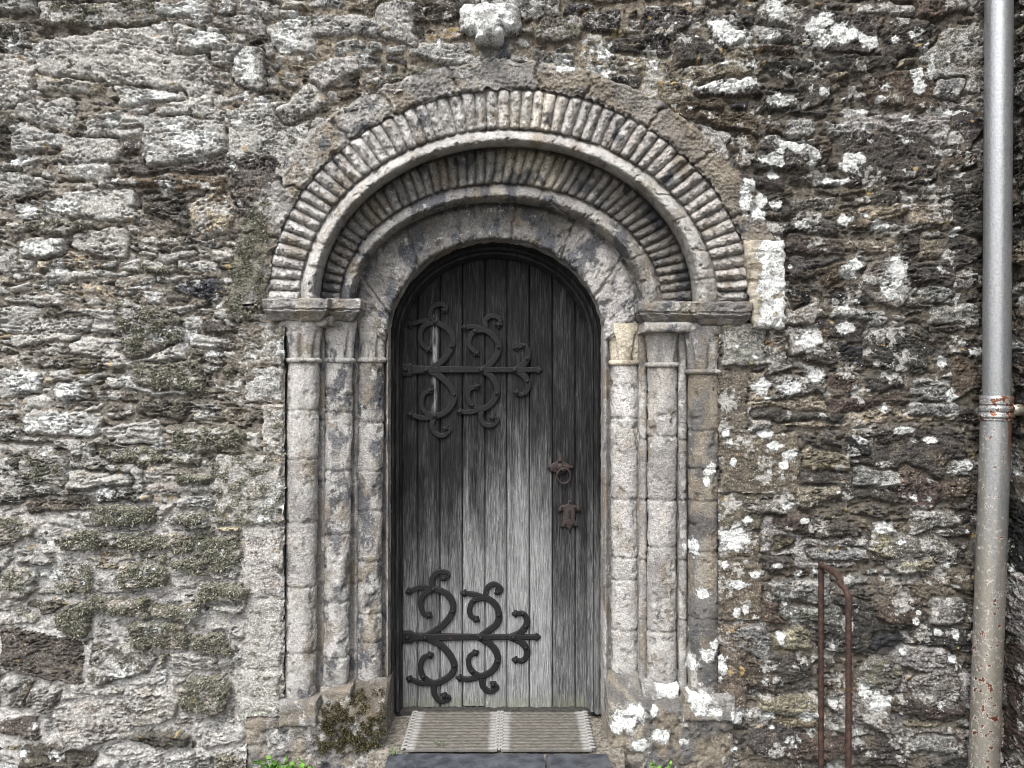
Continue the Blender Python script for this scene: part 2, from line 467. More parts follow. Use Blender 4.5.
# ------------------------------------------------------------------ the rubble wall
# hand placed stones: cx, cy, w, h, tilt(deg), kind
HAND = [
 # pale left side
 (200,40,52,22,8,'w'),(248,68,32,40,0,'D'),(290,34,44,34,0,'w'),(110,14,95,20,0,'m'),(180,8,60,16,0,'w'),(60,14,42,26,0,'m'),
 (90,150,60,24,3,'g'),(45,112,60,26,0,'g'),(185,140,84,44,0,'W'),(38,140,56,22,4,'w'),(155,120,70,9,0,'w'),(168,182,118,14,0,'b'),
 (150,95,70,14,2,'w'),(70,85,70,14,6,'o'),(100,205,70,30,0,'w'),(165,206,46,26,6,'d'),(212,214,46,44,-25,'o'),
 (42,247,46,18,-3,'W'),(100,242,58,26,0,'g'),(197,289,50,19,0,'K'),(20,184,50,20,0,'g'),(60,325,60,16,-3,'w'),(45,338,70,12,-4,'g'),
 (18,383,44,26,0,'W'),(67,390,28,18,-8,'W'),(62,424,78,26,3,'W'),(25,450,60,12,2,'g'),(150,330,60,46,0,'m'),(170,375,66,28,0,'m'),
 (43,468,52,30,0,'m'),(130,432,60,20,-3,'g'),(100,480,62,14,3,'g'),(210,440,68,24,-2,'m'),(150,455,100,16,0,'m'),
 (125,514,60,20,0,'M'),(90,540,56,20,0,'m'),(155,543,76,18,0,'m'),(190,520,36,14,0,'m'),(15,530,40,26,0,'m'),(75,578,40,28,0,'m'),(20,582,36,34,0,'m'),
 (75,620,38,32,0,'M'),(145,575,50,24,0,'m'),(190,565,36,14,0,'m'),(120,605,60,18,4,'m'),(225,592,54,22,0,'m'),(175,610,50,14,0,'m'),
 (160,634,58,28,0,'m'),(212,642,36,18,0,'m'),(42,655,84,46,10,'d'),(123,662,70,36,-4,'D'),(27,617,26,14,0,'g'),
 (45,697,30,30,15,'D'),(10,690,18,30,0,'g'),(95,722,76,44,-6,'g'),(20,726,46,22,0,'d'),(205,694,52,40,0,'m'),(155,708,46,34,0,'g'),(120,690,100,12,3,'g'),
 (160,738,62,16,2,'d'),(225,735,48,22,3,'w'),(60,758,80,26,0,'d'),(180,760,30,16,0,'w'),
 (105,395,62,11,5,'d'),(60,362,80,11,4,'d'),(190,490,60,10,-4,'g'),(60,505,70,12,-2,'d'),(35,300,60,10,0,'g'),(85,275,80,9,-2,'g'),
 # top middle
 (345,25,70,22,5,'g'),(395,20,40,40,0,'g'),(432,12,50,20,0,'d'),(560,30,50,26,0,'m'),(600,20,40,24,0,'d'),(640,45,60,20,-4,'d'),(560,66,16,8,25,'W'),
 (668,20,48,28,0,'d'),(700,50,50,26,6,'d'),(335,70,50,24,-20,'g'),(300,105,46,26,-35,'g'),(620,80,40,16,12,'d'),
 # dark right side
 (728,32,34,30,-30,'R'),(838,31,84,42,4,'R'),(912,36,56,38,0,'d'),(885,9,60,12,0,'g'),(780,14,48,22,0,'g'),
 (727,88,64,16,-8,'R'),(780,101,38,18,6,'R'),(728,120,60,18,6,'b'),(788,155,70,30,9,'R'),(891,158,98,48,2,'d'),(800,127,30,20,0,'g'),
 (902,88,68,38,-4,'b'),(855,62,60,13,-2,'d'),(874,63,50,14,0,'d'),(845,128,36,14,0,'g'),(950,88,30,22,0,'g'),(968,130,30,40,0,'d'),(960,160,32,22,0,'b'),
 (816,90,30,30,0,'d'),(745,150,26,30,-20,'b'),(775,205,30,26,0,'d'),(885,213,50,16,-8,'o'),(852,219,30,20,0,'b'),(905,230,56,9,-2,'g'),(815,245,60,18,3,'R'),(925,215,36,24,0,'o'),
 (910,244,22,22,0,'d'),(965,250,34,30,0,'d'),(835,273,32,18,-20,'b'),(886,282,52,48,0,'G'),(930,272,50,24,0,'d'),(966,280,26,18,0,'g'),(936,295,36,15,0,'g'),
 (802,298,22,17,0,'k'),(955,315,50,20,-4,'g'),(808,340,34,22,0,'W'),(778,361,24,26,0,'G'),(840,330,50,20,5,'d'),(897,350,64,44,0,'d'),(820,355,34,20,0,'d'),
 (800,386,54,20,0,'G'),(845,382,30,20,0,'r'),(885,382,36,16,-8,'d'),(968,378,28,36,0,'b'),(932,390,40,22,0,'g'),(868,403,78,11,-3,'r'),(935,410,50,14,4,'g'),
 (800,416,90,10,2,'d'),(858,447,26,20,10,'k'),(830,438,20,16,0,'d'),(900,432,50,16,-10,'R'),(878,478,44,16,4,'g'),(828,460,50,18,8,'o'),(820,495,44,16,-4,'o'),
 (920,490,44,34,25,'r'),(962,468,28,14,0,'G'),(955,490,34,22,0,'b'),(765,508,44,14,0,'G'),(835,530,60,14,4,'d'),(795,523,36,17,0,'r'),(885,529,24,10,0,'w'),(935,520,50,18,-4,'g'),
 (785,543,18,10,0,'b'),(838,555,60,12,0,'g'),(925,552,70,30,6,'G'),(885,545,26,22,20,'o'),(914,567,42,14,-4,'y'),(965,582,22,26,0,'b'),(780,565,30,16,0,'d'),
 (800,590,60,20,3,'g'),(900,613,48,27,5,'r'),(950,612,36,26,0,'g'),(790,640,40,22,-15,'y'),(812,615,60,16,0,'g'),(890,640,36,16,0,'k'),(920,660,56,24,3,'g'),
 (752,640,36,30,0,'g'),(755,672,38,28,0,'b'),(790,670,46,30,0,'R'),(880,672,44,32,0,'m'),(935,690,50,40,0,'g'),(855,688,36,24,0,'b'),(790,705,62,20,3,'y'),(765,714,40,16,-35,'w'),
 (860,705,62,40,0,'G'),(905,705,40,18,10,'d'),(940,712,52,16,2,'r'),(800,722,60,12,0,'y'),(935,745,46,16,0,'g'),(770,740,46,34,0,'d'),(815,748,60,26,0,'r'),(880,752,52,30,0,'d'),
 # dressed blocks beside the shafts
 (259,344,44,44,0,'q'),(263,385,38,36,0,'q'),(272,430,20,50,0,'q'),(248,490,68,68,0,'Q'),(262,562,40,70,0,'q'),(264,634,36,68,0,'q'),(258,697,44,52,0,'q'),
 (744,344,44,44,0,'p'),(735,401,28,62,0,'B'),(761,464,78,60,0,'B'),(742,513,42,34,0,'B'),(741,546,40,26,0,'B'),(742,592,42,58,0,'B'),(735,668,28,86,0,'B'),
 (779,345,20,24,0,'G'),
]
# white lichen spots: x, y, rx, ry
SPOTS = [(815,28,9,8),(826,20,7,6),(842,34,13,9),(822,41,6,6),(872,43,8,6),(735,36,14,8),(720,28,6,9),(745,42,5,4),(775,8,8,10),(862,40,5,4),
 (722,88,20,5),(740,84,14,5),(778,100,10,5),(792,146,13,5),(779,152,4,3),(770,160,12,4),(815,155,5,6),(812,164,4,4),(778,163,5,4),
 (850,163,7,8),(861,158,4,5),(916,75,6,6),(931,72,5,6),(918,87,6,6),(880,100,4,3),(824,92,5,4),(946,112,10,3),(833,180,14,3),(908,118,6,3),(862,110,7,2),(925,48,3,3),(894,40,3,3),
 (746,200,5,14),(748,186,6,6),(757,212,6,8),(760,200,5,5),(773,175,6,4),(775,205,5,4),(845,220,6,5),(802,225,7,3),(855,265,7,6),(880,225,10,4),(954,232,5,4),
 (896,272,9,14),(890,292,7,8),(884,285,5,5),(843,310,5,6),(850,272,8,6),(762,387,8,7),(808,340,12,8),(816,375,8,6),(790,387,9,7),(845,328,8,5),(943,362,4,5),(951,395,5,6),
 (766,434,9,6),(775,446,10,5),(790,455,8,6),(784,465,6,5),(735,540,14,11),(748,520,6,4),(903,430,10,3),(884,528,8,5),(803,520,5,3),(963,468,9,6),(787,506,8,5),(778,565,7,3),(786,604,3,3),
 (627,720,13,11),(618,727,8,7),(636,712,8,6),(660,736,9,6),(640,745,8,6),(655,712,4,4),(684,742,4,3),(668,690,11,8),(700,707,8,5),(715,712,6,4),(737,716,6,6),(735,750,3,3),(700,700,9,14),
 (746,610,4,6),(738,585,12,5),(755,575,6,5),(725,565,4,5),(737,612,5,6),(690,545,8,10),(708,468,7,8),(704,480,5,6),(700,590,9,6),(735,530,6,5),(722,668,8,7),(705,650,10,8),(690,660,8,8),(712,640,6,6),
 (733,462,4,5),(726,433,4,5),(780,638,5,7),(918,612,3,2),(930,440,6,3),(808,716,9,5),(770,716,5,4),(878,700,10,8),(865,690,6,6),(915,620,3,3),(955,635,4,4),(937,632,4,3),(832,702,4,3),
 (40,248,16,6),(22,380,13,9),(67,392,12,8),(55,420,14,7),(32,425,8,6),(190,140,16,8),(175,128,8,6),(205,143,9,5),(245,60,10,9),(295,20,10,5),(285,40,12,10),(205,38,16,9),(175,10,20,4),(160,95,16,4),(140,100,8,4),
 (565,67,9,4),(75,393,5,5),(85,430,10,5),(20,160,12,5),(112,118,10,4),(60,205,12,6),(25,210,8,6),(250,78,8,6)]
SPOTS = [(x, y, rx * 0.72, ry * 0.72) if 680 < x < 800 and 425 < y < 700 and (x, y) != (735, 540) else (x, y, rx, ry) for x, y, rx, ry in SPOTS]

def spots_field(U, V, us=None, vs=None):
    W = np.full(U.shape, -0.3)
    r2 = np.random.default_rng(21)
    jit = fbm(U / 7, V / 7, 61, 3)
    for (x, y, rx, ry) in SPOTS:
        if us is not None:
            i0, i1 = np.searchsorted(us, [x - 3 * rx - 4, x + 3 * rx + 4]); j0, j1 = np.searchsorted(vs, [y - 3 * ry - 4, y + 3 * ry + 4])
            sl = np.s_[i0:i1, j0:j1]
            if i1 <= i0 or j1 <= j0: continue
        else: sl = np.s_[...]
        q = np.sqrt(((U[sl] - x) / rx) ** 2 + ((V[sl] - y) / ry) ** 2)
        W[sl] = np.maximum(W[sl], np.clip(1.0 - q * 0.5 + 0.30 * jit[sl] + 0.04, -0.3, 0.9))
    return W

def pack(x0, y0, x1, y1, R, sc=1.0):
    """irregular coursed rubble: recursive split into slabs"""
    out = []
    def rec(a, b, c, d, depth):
        w, h = c - a, d - b
        th = sc * min(38, max(5.5, R.lognormvariate(math.log(12.5), 0.5)))
        asp = R.uniform(1.6, 5.5)
        if h > th * 1.35 and (h * 2.2 > w or R.random() < .35) and h > 13:
            k = R.uniform(0.3, 0.7); m = b + h * k
            rec(a, b, c, m, depth + 1); rec(a, m, c, d, depth + 1)
        elif w > h * asp and w > 26:
            k = R.uniform(0.3, 0.7); m = a + w * k
            rec(a, b, m, d, depth + 1); rec(m, b, c, d, depth + 1)
        else:
            out.append((a, b, c, d))
    y = y0
    while y < y1:
        hh = R.uniform(42, 84) * sc
        x = x0 - R.uniform(0, 80)
        while x < x1:
            ww = R.uniform(90, 210) * sc
            rec(x, y + R.uniform(-8, 8), x + ww, y + hh + R.uniform(-5, 5), 0)
            x += ww
        y += hh
    return out

PAL = {  # kind: (albedo, height, striation, grey lichen, white, ochre, green)
 'g': ((0.185,0.18,0.172), 8, 1.0, 0.42, -0.25, 0.0, -0.2), 'w': ((0.30,0.295,0.285), 8, 1.0, 0.58, 0.22, 0.0, -0.3), 'W': ((0.30,0.29,0.28), 9, 0.5, 0.5, 0.33, 0.0, -0.3),
 'D': ((0.075,0.073,0.07), 10, 0.9, 0.36, -0.05, 0.0, 0.0), 'd': ((0.062,0.057,0.052), 8, 0.9, 0.17, -0.25, -0.05, -0.2), 'k': ((0.030,0.030,0.032), 8, 0.5, 0.1, -0.3, -0.1, -0.3), 'K': ((0.035,0.038,0.048), 9, 0.5, 0.34, -0.02, 0.0, -0.3),
 'm': ((0.16,0.15,0.135), 10, 0.6, 0.34, -0.3, 0.05, 0.43), 'M': ((0.08,0.08,0.07), 11, 0.6, 0.25, -0.3, 0.0, 0.52), 'o': ((0.20,0.175,0.135), 8, 1.0, 0.34, -0.25, 0.26, -0.15),
 'b': ((0.085,0.070,0.052), 8, 0.7, 0.2, -0.2, 0.08, -0.2), 'r': ((0.078,0.060,0.052), 8, 0.7, 0.2, -0.25, 0.0, -0.4), 'R': ((0.070,0.062,0.056), 9, 0.5, 0.12, -0.3, 0.0, -0.3),
 'G': ((0.15,0.14,0.125), 9, 0.5, 0.42, 0.02, 0.05, -0.2), 'y': ((0.21,0.19,0.14), 9, 0.5, 0.2, -0.25, 0.05, -0.2),
 'q': ((0.27,0.262,0.25), 9, 0.25, 0.46, -0.3, 0.06, 0.06), 'Q': ((0.19,0.175,0.15), 9, 0.35, 0.42, -0.2, 0.12, 0.28), 'p': ((0.20,0.19,0.175), 8, 0.3, 0.42, -0.1, 0.06, -0.1), 'B': ((0.125,0.107,0.082), 8, 0.3, 0.30, -0.12, 0.1, -0.1),
}
AUTO_L = ['g','g','w','w','g','d','o','m','d','w','g','D']
AUTO_M = ['g','o','d','g','b','m','D','w']
AUTO_R = ['d','d','R','g','b','d','o','d','g','k','r','G','d']

def rubble(us, vs, seed, hand, tint_right=False, sc=1.0, extra=0):
    R = random.Random(seed)
    U, V = np.meshgrid(us, vs, indexing='ij')
    wu = U + 6 * fbm(U / 75, V / 60, seed, 3) + 2.4 * n2(U / 15, V / 13, seed + 5)
    wv = V + 8 * fbm(U / 85, V / 60, seed + 9, 3) + 1.8 * n2(U / 14, V / 11, seed + 11)
    wuh = U + 3.6 * fbm(U / 22, V / 16, seed + 5, 2); wvh = V + 3.2 * fbm(U / 24, V / 16, seed + 11, 2)
    edge = 1.3 * n2(U / 6.5, V / 5.5, seed + 17) + 0.7 * n2(U / 2.8, V / 2.5, seed + 23)
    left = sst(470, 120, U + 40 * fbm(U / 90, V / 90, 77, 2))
    if tint_right: left = left * 0
    mort_n = fbm(U / 9, V / 7, seed + 31, 4); mort_b = fbm(U / 55, V / 40, seed + 33, 3)
    flush = sst(225, 245, U) * sst(300, 284, U) * sst(300, 320, V) if not tint_right else 0
    lowm = sst(470, 560, V) * left
    topm = sst(150, 60, V) * sst(240, 330, U) * sst(730, 640, U) if not tint_right else 0 * U
    pocket = sst(0.12, 0.5, fbm(U / 15, V / 5.5, seed + 71, 3)) * (1 - 0.7 * topm)
    md = 3.0 - 0.4 * left - 2.0 * lowm - 1.0 * flush + pocket * (4.0 + 1.8 * left) * (1 - 0.8 * lowm) + (2.0 - 0.9 * lowm) * mort_n + (2.6 - 1.2 * lowm) * mort_b
    H = np.full(U.shape, -30.0); ID = np.full(U.shape, -1, int)
    stones = [(cx, cy, w / 2, h / 2, math.radians(t), k, True) for cx, cy, w, h, t, k in hand]
    for (a, b, c, d) in pack(us[0] - 30, vs[0] - 30, us[-1] + 30, vs[-1] + 30, R, sc):
        cx, cy = (a + c) / 2, (b + d) / 2
        g = R.uniform(1.0, 3.2) if cx > 640 or tint_right else R.uniform(0.6, 2.2)
        hw, hh = (c - a) / 2 - g, (d - b) / 2 - g
        if hw < 2 or hh < 1.5: continue
        x = cx + R.uniform(-60, 60)
        pool = AUTO_R if tint_right or x > 690 else (AUTO_L if x < 330 else AUTO_M)
        stones.append((cx, cy, hw, hh, math.radians(R.gauss(0, 4.5)), R.choice(pool), False))
    # distance to hand placed stones
    HS = np.full(U.shape, 99.0)
    def sdf(st, sl, A_, B_):
        cx, cy, hw, hh, t, k, isH = st
        dx, dy = A_[sl] - cx, B_[sl] - cy
        x = dx * math.cos(t) + dy * math.sin(t); y = -dx * math.sin(t) + dy * math.cos(t)
        sq = k in 'qQpB'
        rc = min(hw, hh) * (0.12 if sq else st_r)
        tp = 0.0 if sq else st_t
        hy = hh * (1 - tp * np.clip(x / hw, -1, 1))
        y = y + (0 if sq else 0.5 * st_t * x * min(1.0, 8 / hw)); x = x + (0 if sq else 0.7 * (st_r - 0.65) * y)
        qx = np.abs(x) - hw + rc; qy = np.abs(y) - hy + rc
        return np.hypot(np.maximum(qx, 0), np.maximum(qy, 0)) + np.minimum(np.maximum(qx, qy), 0) - rc, x, y
    def window(st, m=16):
        cx, cy, hw, hh, t, k, isH = st
        e = abs(hw * math.cos(t)) + abs(hh * math.sin(t)) + m; g = abs(hw * math.sin(t)) + abs(hh * math.cos(t)) + m
        i0, i1 = np.searchsorted(us, [cx - e, cx + e]); j0, j1 = np.searchsorted(vs, [cy - g, cy + g])
        return np.s_[i0:i1, j0:j1], (i1 > i0 and j1 > j0)
    par = {}
    cols = np.zeros((len(stones), 3)); lich = np.zeros((len(stones), 4)); kinds = []
    XL = np.zeros(U.shape); YL = np.zeros(U.shape)
    for n, st in enumerate(stones):
        st_r = R.uniform(0.2, 0.9); st_t = R.uniform(-0.5, 0.5); par[n] = (st_r, st_t)
        if st[6]:
            sl, ok = window(st)
            if ok: HS[sl] = np.minimum(HS[sl], sdf(st, sl, wuh, wvh)[0])
    for n, st in enumerate(stones):
        st_r, st_t = par[n]
        cx, cy, hw, hh, t, k, isH = st
        kinds.append(k)
        a, hgt, stri, g_, w_, o_, gr_ = PAL[k]
        j = R.uniform(0.72, 1.32) if not isH else R.uniform(0.9, 1.1)
        cols[n] = np.array(a) * j * np.array([1 + R.uniform(-.05, .06), 1, 1 + R.uniform(-.06, .05)])
        lich[n] = (w_ + R.uniform(-.06, .04), g_ + R.uniform(-.10, .1), o_ + R.uniform(-.1, .08), gr_ + (R.uniform(-.15, .15) if not isH else 0))
        sl, ok = window(st)
        if not ok: continue
        sd, x, y = sdf(st, sl, wuh if isH else wu, wvh if isH else wv)
        e = -sd + edge[sl] * (0.5 if k in 'qQpB' else 1.0)
        if not isH: e = np.minimum(e, HS[sl] - 2.0)
        Rr = R.uniform(2.2, 5.0) if k not in 'qQpB' else 2.0
        Rr = min(Rr, max(1.2, hh * 0.7))
        q = np.clip(e / Rr, 0, 1)
        hg = hgt * ((0.75 if cy < 480 else 1.15) if cx < 330 and not tint_right else 0.85) * R.uniform(0.75, 1.25) * (0.8 if hh < 7 else 1.0) * (1 if isH else R.uniform(.6, 1.1))
        top = hg * np.sqrt(1 - (1 - q) ** 2)
        ofs = n * 3.7
        lam = n2(x / 26 + ofs, y / 3.4 + ofs * 1.3, 3) + 0.6 * n2(x / 14 + ofs, y / 1.7 + ofs, 4)
        lam = lam * 0.8 + 0.8 * np.abs(n2(x / 34 + ofs, y / 5.2 - ofs, 8))
        big = fbm(x / 17 + ofs, y / 12 + ofs, 6, 4)
        amp = stri * R.choice((0.35, 0.6, 1.0, 1.8, 2.6)) * (1.25 if cx < 330 and cy < 480 else 0.9) * (0.75 if k in 'qQpB' else 1.0)
        slope = 0.0 if k in 'qQpB' else np.clip(y / max(hh, 3), -1, 1) * R.uniform(-2.2, 2.2) + np.clip(x / max(hw, 3), -1, 1) * R.uniform(-1.6, 1.6)
        top = top + q * (amp * lam + 1.7 * big + slope)
        top = np.where(e > 0, top, -30)
        hh_ = top - 5.0 + 0.0
        if k in 'qQpB': hh_ = hh_ - 3.0
        m = hh_ > H[sl]
        H[sl] = np.where(m, hh_, H[sl]); ID[sl] = np.where(m, n, ID[sl])
        XL[sl] = np.where(m, x, XL[sl]); YL[sl] = np.where(m, y, YL[sl])
    # depth (positive = into the wall)
    d = np.where(H > -md, -H, md)
    isM = (H <= -md)
    isq_field = np.array([k in 'qQpB' for k in kinds])[np.maximum(ID, 0)] & ~isM
    d = d + np.where(H <= -md, 0.4, 0.6) * fbm(U / 3.2, V / 3.0, seed + 41, 3) + 0.35 * n2(U / 1.6, V / 1.5, seed + 43)
    ck = n2(wu / 26, wv / 4.6, seed + 61) + 0.35 * n2(wu / 9, wv / 2.6, seed + 62)
    ckm = sst(-0.15, 0.25, fbm(U / 40, V / 28, seed + 63, 2)) * np.where(isq_field, 0.15, np.where(isM & (V > 440), 0.12, 1.0))
    d = d + (1.2 + 2.0 * left) * sst(0.13, 0.0, np.abs(ck)) * ckm
    ck2 = n2(wu / 17, wv / 2.7, seed + 66) + 0.3 * n2(wu / 5, wv / 1.6, seed + 67)
    ckm2 = sst(-0.05, 0.3, fbm(U / 32, V / 20, seed + 68, 2)) * np.where(isq_field, 0.1, np.where(isM, np.where(V > 470, 0.1, 0.35), 1.0))
    d = d + (4.2 + 1.0 * left) * sst(0.15, 0.0, np.abs(ck2)) * ckm2
    d = d + 0.9 * fbm(U / 6, V / 4.2, seed + 64, 3) * np.where(isq_field, 0.5, np.where(isM, 0.45, 1.0))
    # colours
    id0 = np.maximum(ID, 0)
    col = cols[id0]
    lam_c = n2(XL / 30 + id0 * 1.7, YL / 2.6 + id0 * 0.9, 15) + 0.6 * n2(XL / 12 + id0, YL / 1.4, 16)
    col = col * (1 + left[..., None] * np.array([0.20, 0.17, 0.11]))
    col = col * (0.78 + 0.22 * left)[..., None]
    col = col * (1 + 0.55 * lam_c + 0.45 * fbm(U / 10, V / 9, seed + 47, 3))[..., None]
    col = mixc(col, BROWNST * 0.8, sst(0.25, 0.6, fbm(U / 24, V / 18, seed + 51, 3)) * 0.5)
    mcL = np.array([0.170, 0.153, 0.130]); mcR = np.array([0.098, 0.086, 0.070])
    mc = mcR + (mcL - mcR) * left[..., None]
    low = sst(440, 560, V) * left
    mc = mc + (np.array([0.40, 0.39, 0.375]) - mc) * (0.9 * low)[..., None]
    mc = mixc(mc, np.array([0.20, 0.172, 0.135]), 0.8 * topm + 0 * U)
    mc = mc * (1 + 0.5 * mort_n + 0.3 * n2(U / 2.2, V / 2, 91))[..., None]
    damp = sst(520, 640, V) * sst(740, 860, U)
    mc = mixc(mc, np.array([0.20, 0.195, 0.19]), damp * sst(0.0, 0.4, mort_b) * 0.8)
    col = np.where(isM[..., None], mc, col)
    le = lich[id0]
    W = np.where(isM, -0.35, le[..., 0] + 0.06 * left) + 0.30 * fbm(U / 13, V / 9, seed + 53, 3)
    G = np.where(isM, 0.05 + 0.02 * left, le[..., 1] - 0.03 + 0.24 * left - 0.07 * low) + 0.30 * fbm(U / 20, V / 12, seed + 55, 5)
    G = G - 0.10 * sst(660, 720, V) * left + 0.12 * topm
    TM = topm
    up = sst(260, 20, V) * sst(930, 700, U)
    O = np.where(isM, 0.02, le[..., 2]) + 0.30 * fbm(U / 14, V / 9, seed + 57, 3) + 0.12 * up + 0.07 * left + 0.08 * TM - 0.04
    gm = sst(180, 300, V) * sst(760, 650, V) * sst(20, 110, U) * sst(320, 270, U) if not tint_right else 0
    GR = np.where(isM, -0.15, le[..., 3]) + 0.55 * fbm(U / 20, V / 11, seed + 59, 5) + 0.16 * gm
    rs = np.random.default_rng(seed + 400)
    def flecks(F_, n, r0, r1, x0, x1, y0, y1, top):
        jit = fbm(U / 5, V / 5, seed + 81, 2)
        for i in range(n):
            x, y, r = rs.uniform(x0, x1), rs.uniform(y0, y1), r0 + (r1 - r0) * rs.random() ** 2.5
            i0, i1 = np.searchsorted(us, [x - 3 * r, x + 3 * r]); j0, j1 = np.searchsorted(vs, [y - 2.5 * r, y + 2.5 * r])
            if i1 - i0 < 2 or j1 - j0 < 2: continue
            sl = np.s_[i0:i1, j0:j1]
            if top > 0.7 and n2(x / 34, y / 26, seed + 83) < 0.12 and F_ is O: continue
            q = np.hypot((U[sl] - x) / (r * 1.25), (V[sl] - y) / r)
            F_[sl] = np.maximum(F_[sl], np.clip(top - (top - 0.48) * q + 0.25 * jit[sl], -0.3, 0.9))
    xa, xb, ya, yb = max(us[0], -30), us[-1], max(vs[0], -20), vs[-1]
    fx0 = xa if tint_right else 640
    flecks(W, 200, 1.0, 3.6, fx0, xb, ya, yb, 0.62); flecks(G, 420, 2.0, 9.0, fx0, xb, ya, yb, 0.72); flecks(O, 420, 0.9, 3.0, fx0, xb, ya, yb, 0.71)
    if not tint_right:
        flecks(W, 240, 1.5, 6, xa, 640, ya, yb, 0.60); flecks(O, 1100, 0.9, 3.4, xa, 760, ya, yb, 0.71)
        W = np.maximum(W, spots_field(U, V, us, vs))
    # bushy lichen gives height of its own
    d = d - np.clip(GR - 0.38, 0, 0.4) * 4.5 * (0.6 + n2(U / 1.9, V / 1.9, 71))
    return U, V, d, ID, kinds, isM, rgba(np.clip(col, 0.008, 0.9), np.where(isM, 0.55, 1.0)), np.stack([W, G, O, GR], -1)

us = np.concatenate([np.arange(-420, -12, 5.0), np.arange(-12, 1014, 1.05)])
vs = np.concatenate([np.arange(-330, -10, 5.0), np.arange(-10, 776, 1.05), np.arange(776, 812, 3.0)])
U, V, D, ID, KIND, ISM, WA, WB = rubble(us, vs, 4, HAND)

inside_door = ((V > 306) & (V < 810) & (U > 285) & (U < 718)) | ((V <= 306) & (in_ell(E0, U, V, -16) < 1)) \
    | ((V > 716) & (U > 248) & (U < 730)) | ((U > 756) & (U < 782) & (V > 246) & (V < 318))
keepv = ~inside_door
POS = P(U, V, D, 0)
nu, nv = U.shape
faces = grid_faces(nu, nv)
Wp = POS.reshape(-1, 3)
_e1 = Wp[faces[:, 1]] - Wp[faces[:, 0]]; _e2 = Wp[faces[:, 3]] - Wp[faces[:, 0]]
if np.cross(_e1, _e2)[:, 1].sum() > 0: faces = np.ascontiguousarray(faces[:, ::-1])
fk = keepv.reshape(-1)[faces].all(1)
isq = np.array([k in 'qQpB' for k in KIND] + [False])
stone_of = np.where(ISM, -1, ID).reshape(-1)
fid = stone_of[faces[:, 0]]
fq = isq[fid] & fk

wall = empty('rubble_wall', (0, 0, 0), 'long grey rubble stone wall with slaty courses, lichen and brown mortar around the doorway', 'wall')
doorway = empty('stone_doorway', (-0.05, 0, 0), 'round arched carved stone doorway with fluted arch rings and three shafts each side', 'doorway')

def submesh(name, fsel, parent, label=None):
    f = faces[fsel]
    idx = np.unique(f); remap = np.zeros(len(Wp), np.int64); remap[idx] = np.arange(len(idx))
    o = link(name, Wp[idx], remap[f], M_STONE, parent, True, WA.reshape(-1, 4)[idx], WB.reshape(-1, 4)[idx])
    if label: o['label'] = label
    return o
submesh('masonry', fk & ~fq, wall)
for n in np.unique(fid[fq]):
    sel = fq & (fid == n)
    if sel.sum() > 60: submesh('jamb_block', sel, doorway)
    else: submesh('masonry_chip', sel, wall)
v, f = box(-3.75, 2.05, 0.42, 0.85, 0.0, 4.6)
link('wall_core', v, f, M_CORE, wall, False)

# return wall at the edge of the frame, coming towards the camera
us2 = np.concatenate([np.arange(-30, 70, 1.05), np.arange(70, 330, 4.0)])
vs2 = np.concatenate([np.arange(-330, -10, 5.0), np.arange(-10, 780, 1.2), np.arange(780, 812, 3.0)])
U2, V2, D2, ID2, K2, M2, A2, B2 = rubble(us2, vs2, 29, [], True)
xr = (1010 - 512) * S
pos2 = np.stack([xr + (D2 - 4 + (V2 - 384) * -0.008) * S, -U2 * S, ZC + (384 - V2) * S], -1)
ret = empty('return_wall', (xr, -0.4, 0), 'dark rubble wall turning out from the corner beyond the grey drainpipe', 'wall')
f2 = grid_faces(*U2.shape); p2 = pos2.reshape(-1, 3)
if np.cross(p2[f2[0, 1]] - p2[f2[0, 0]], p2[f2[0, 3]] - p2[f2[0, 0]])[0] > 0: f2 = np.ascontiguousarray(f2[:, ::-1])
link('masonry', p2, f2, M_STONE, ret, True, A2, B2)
v, f = box(xr + 0.05, xr + 0.6, -1.3, 0.4, 0.0, 4.5)
link('wall_core', v, f, M_CORE, ret, False)

# ------------------------------------------------------------------ arch rings
def ring(name, Ea, Eb, n, m, depth, colour, nleg=0, s0=0.0, s1=1.0, jag=0.0):
    a = Ea.pts(n, nleg); b = Eb.pts(n, nleg)
    s = np.linspace(s0, s1, m)[None, :, None]
    q = a[:, None] * (1 - s) + b[:, None] * s
    L = np.concatenate([[0], np.cumsum(np.hypot(*np.diff((a + b) / 2, axis=0).T))])[:, None] + 0 * s[..., 0]
    T = L / L.max(); sN = np.broadcast_to(s[..., 0], T.shape)
    wd = np.hypot(*(a - b).T)[:, None]
    if jag:
        un = ((b - a) / wd)[:, None]
        q = q + un * (jag * (fbm(L / 16, 0 * L, 209, 3) + 0.5 * n2(L / 4.5, 0 * L, 210) + 0.3) * sN ** 2)[..., None]
    d = depth(T, sN, L, sN * wd, q[..., 0], q[..., 1])
    A, B = AB(colour(q[..., 0], q[..., 1], T, sN))
    return grid(name, P(q[..., 0], q[..., 1], d), M_STONE, doorway, A, B)

def joint(L, edges, w=1.3):
    r = np.zeros_like(L)
    for e in edges: r = np.maximum(r, np.exp(-((L - e) / w) ** 2))
    return r
def tint_by(L, edges, seed, amp=0.18):
    k = np.searchsorted(np.asarray(edges), L)
    return 1 + amp * (np.random.default_rng(seed).random(len(edges) + 1) * 2 - 1)[k]

right_of = lambda px: sst(470, 740, px)
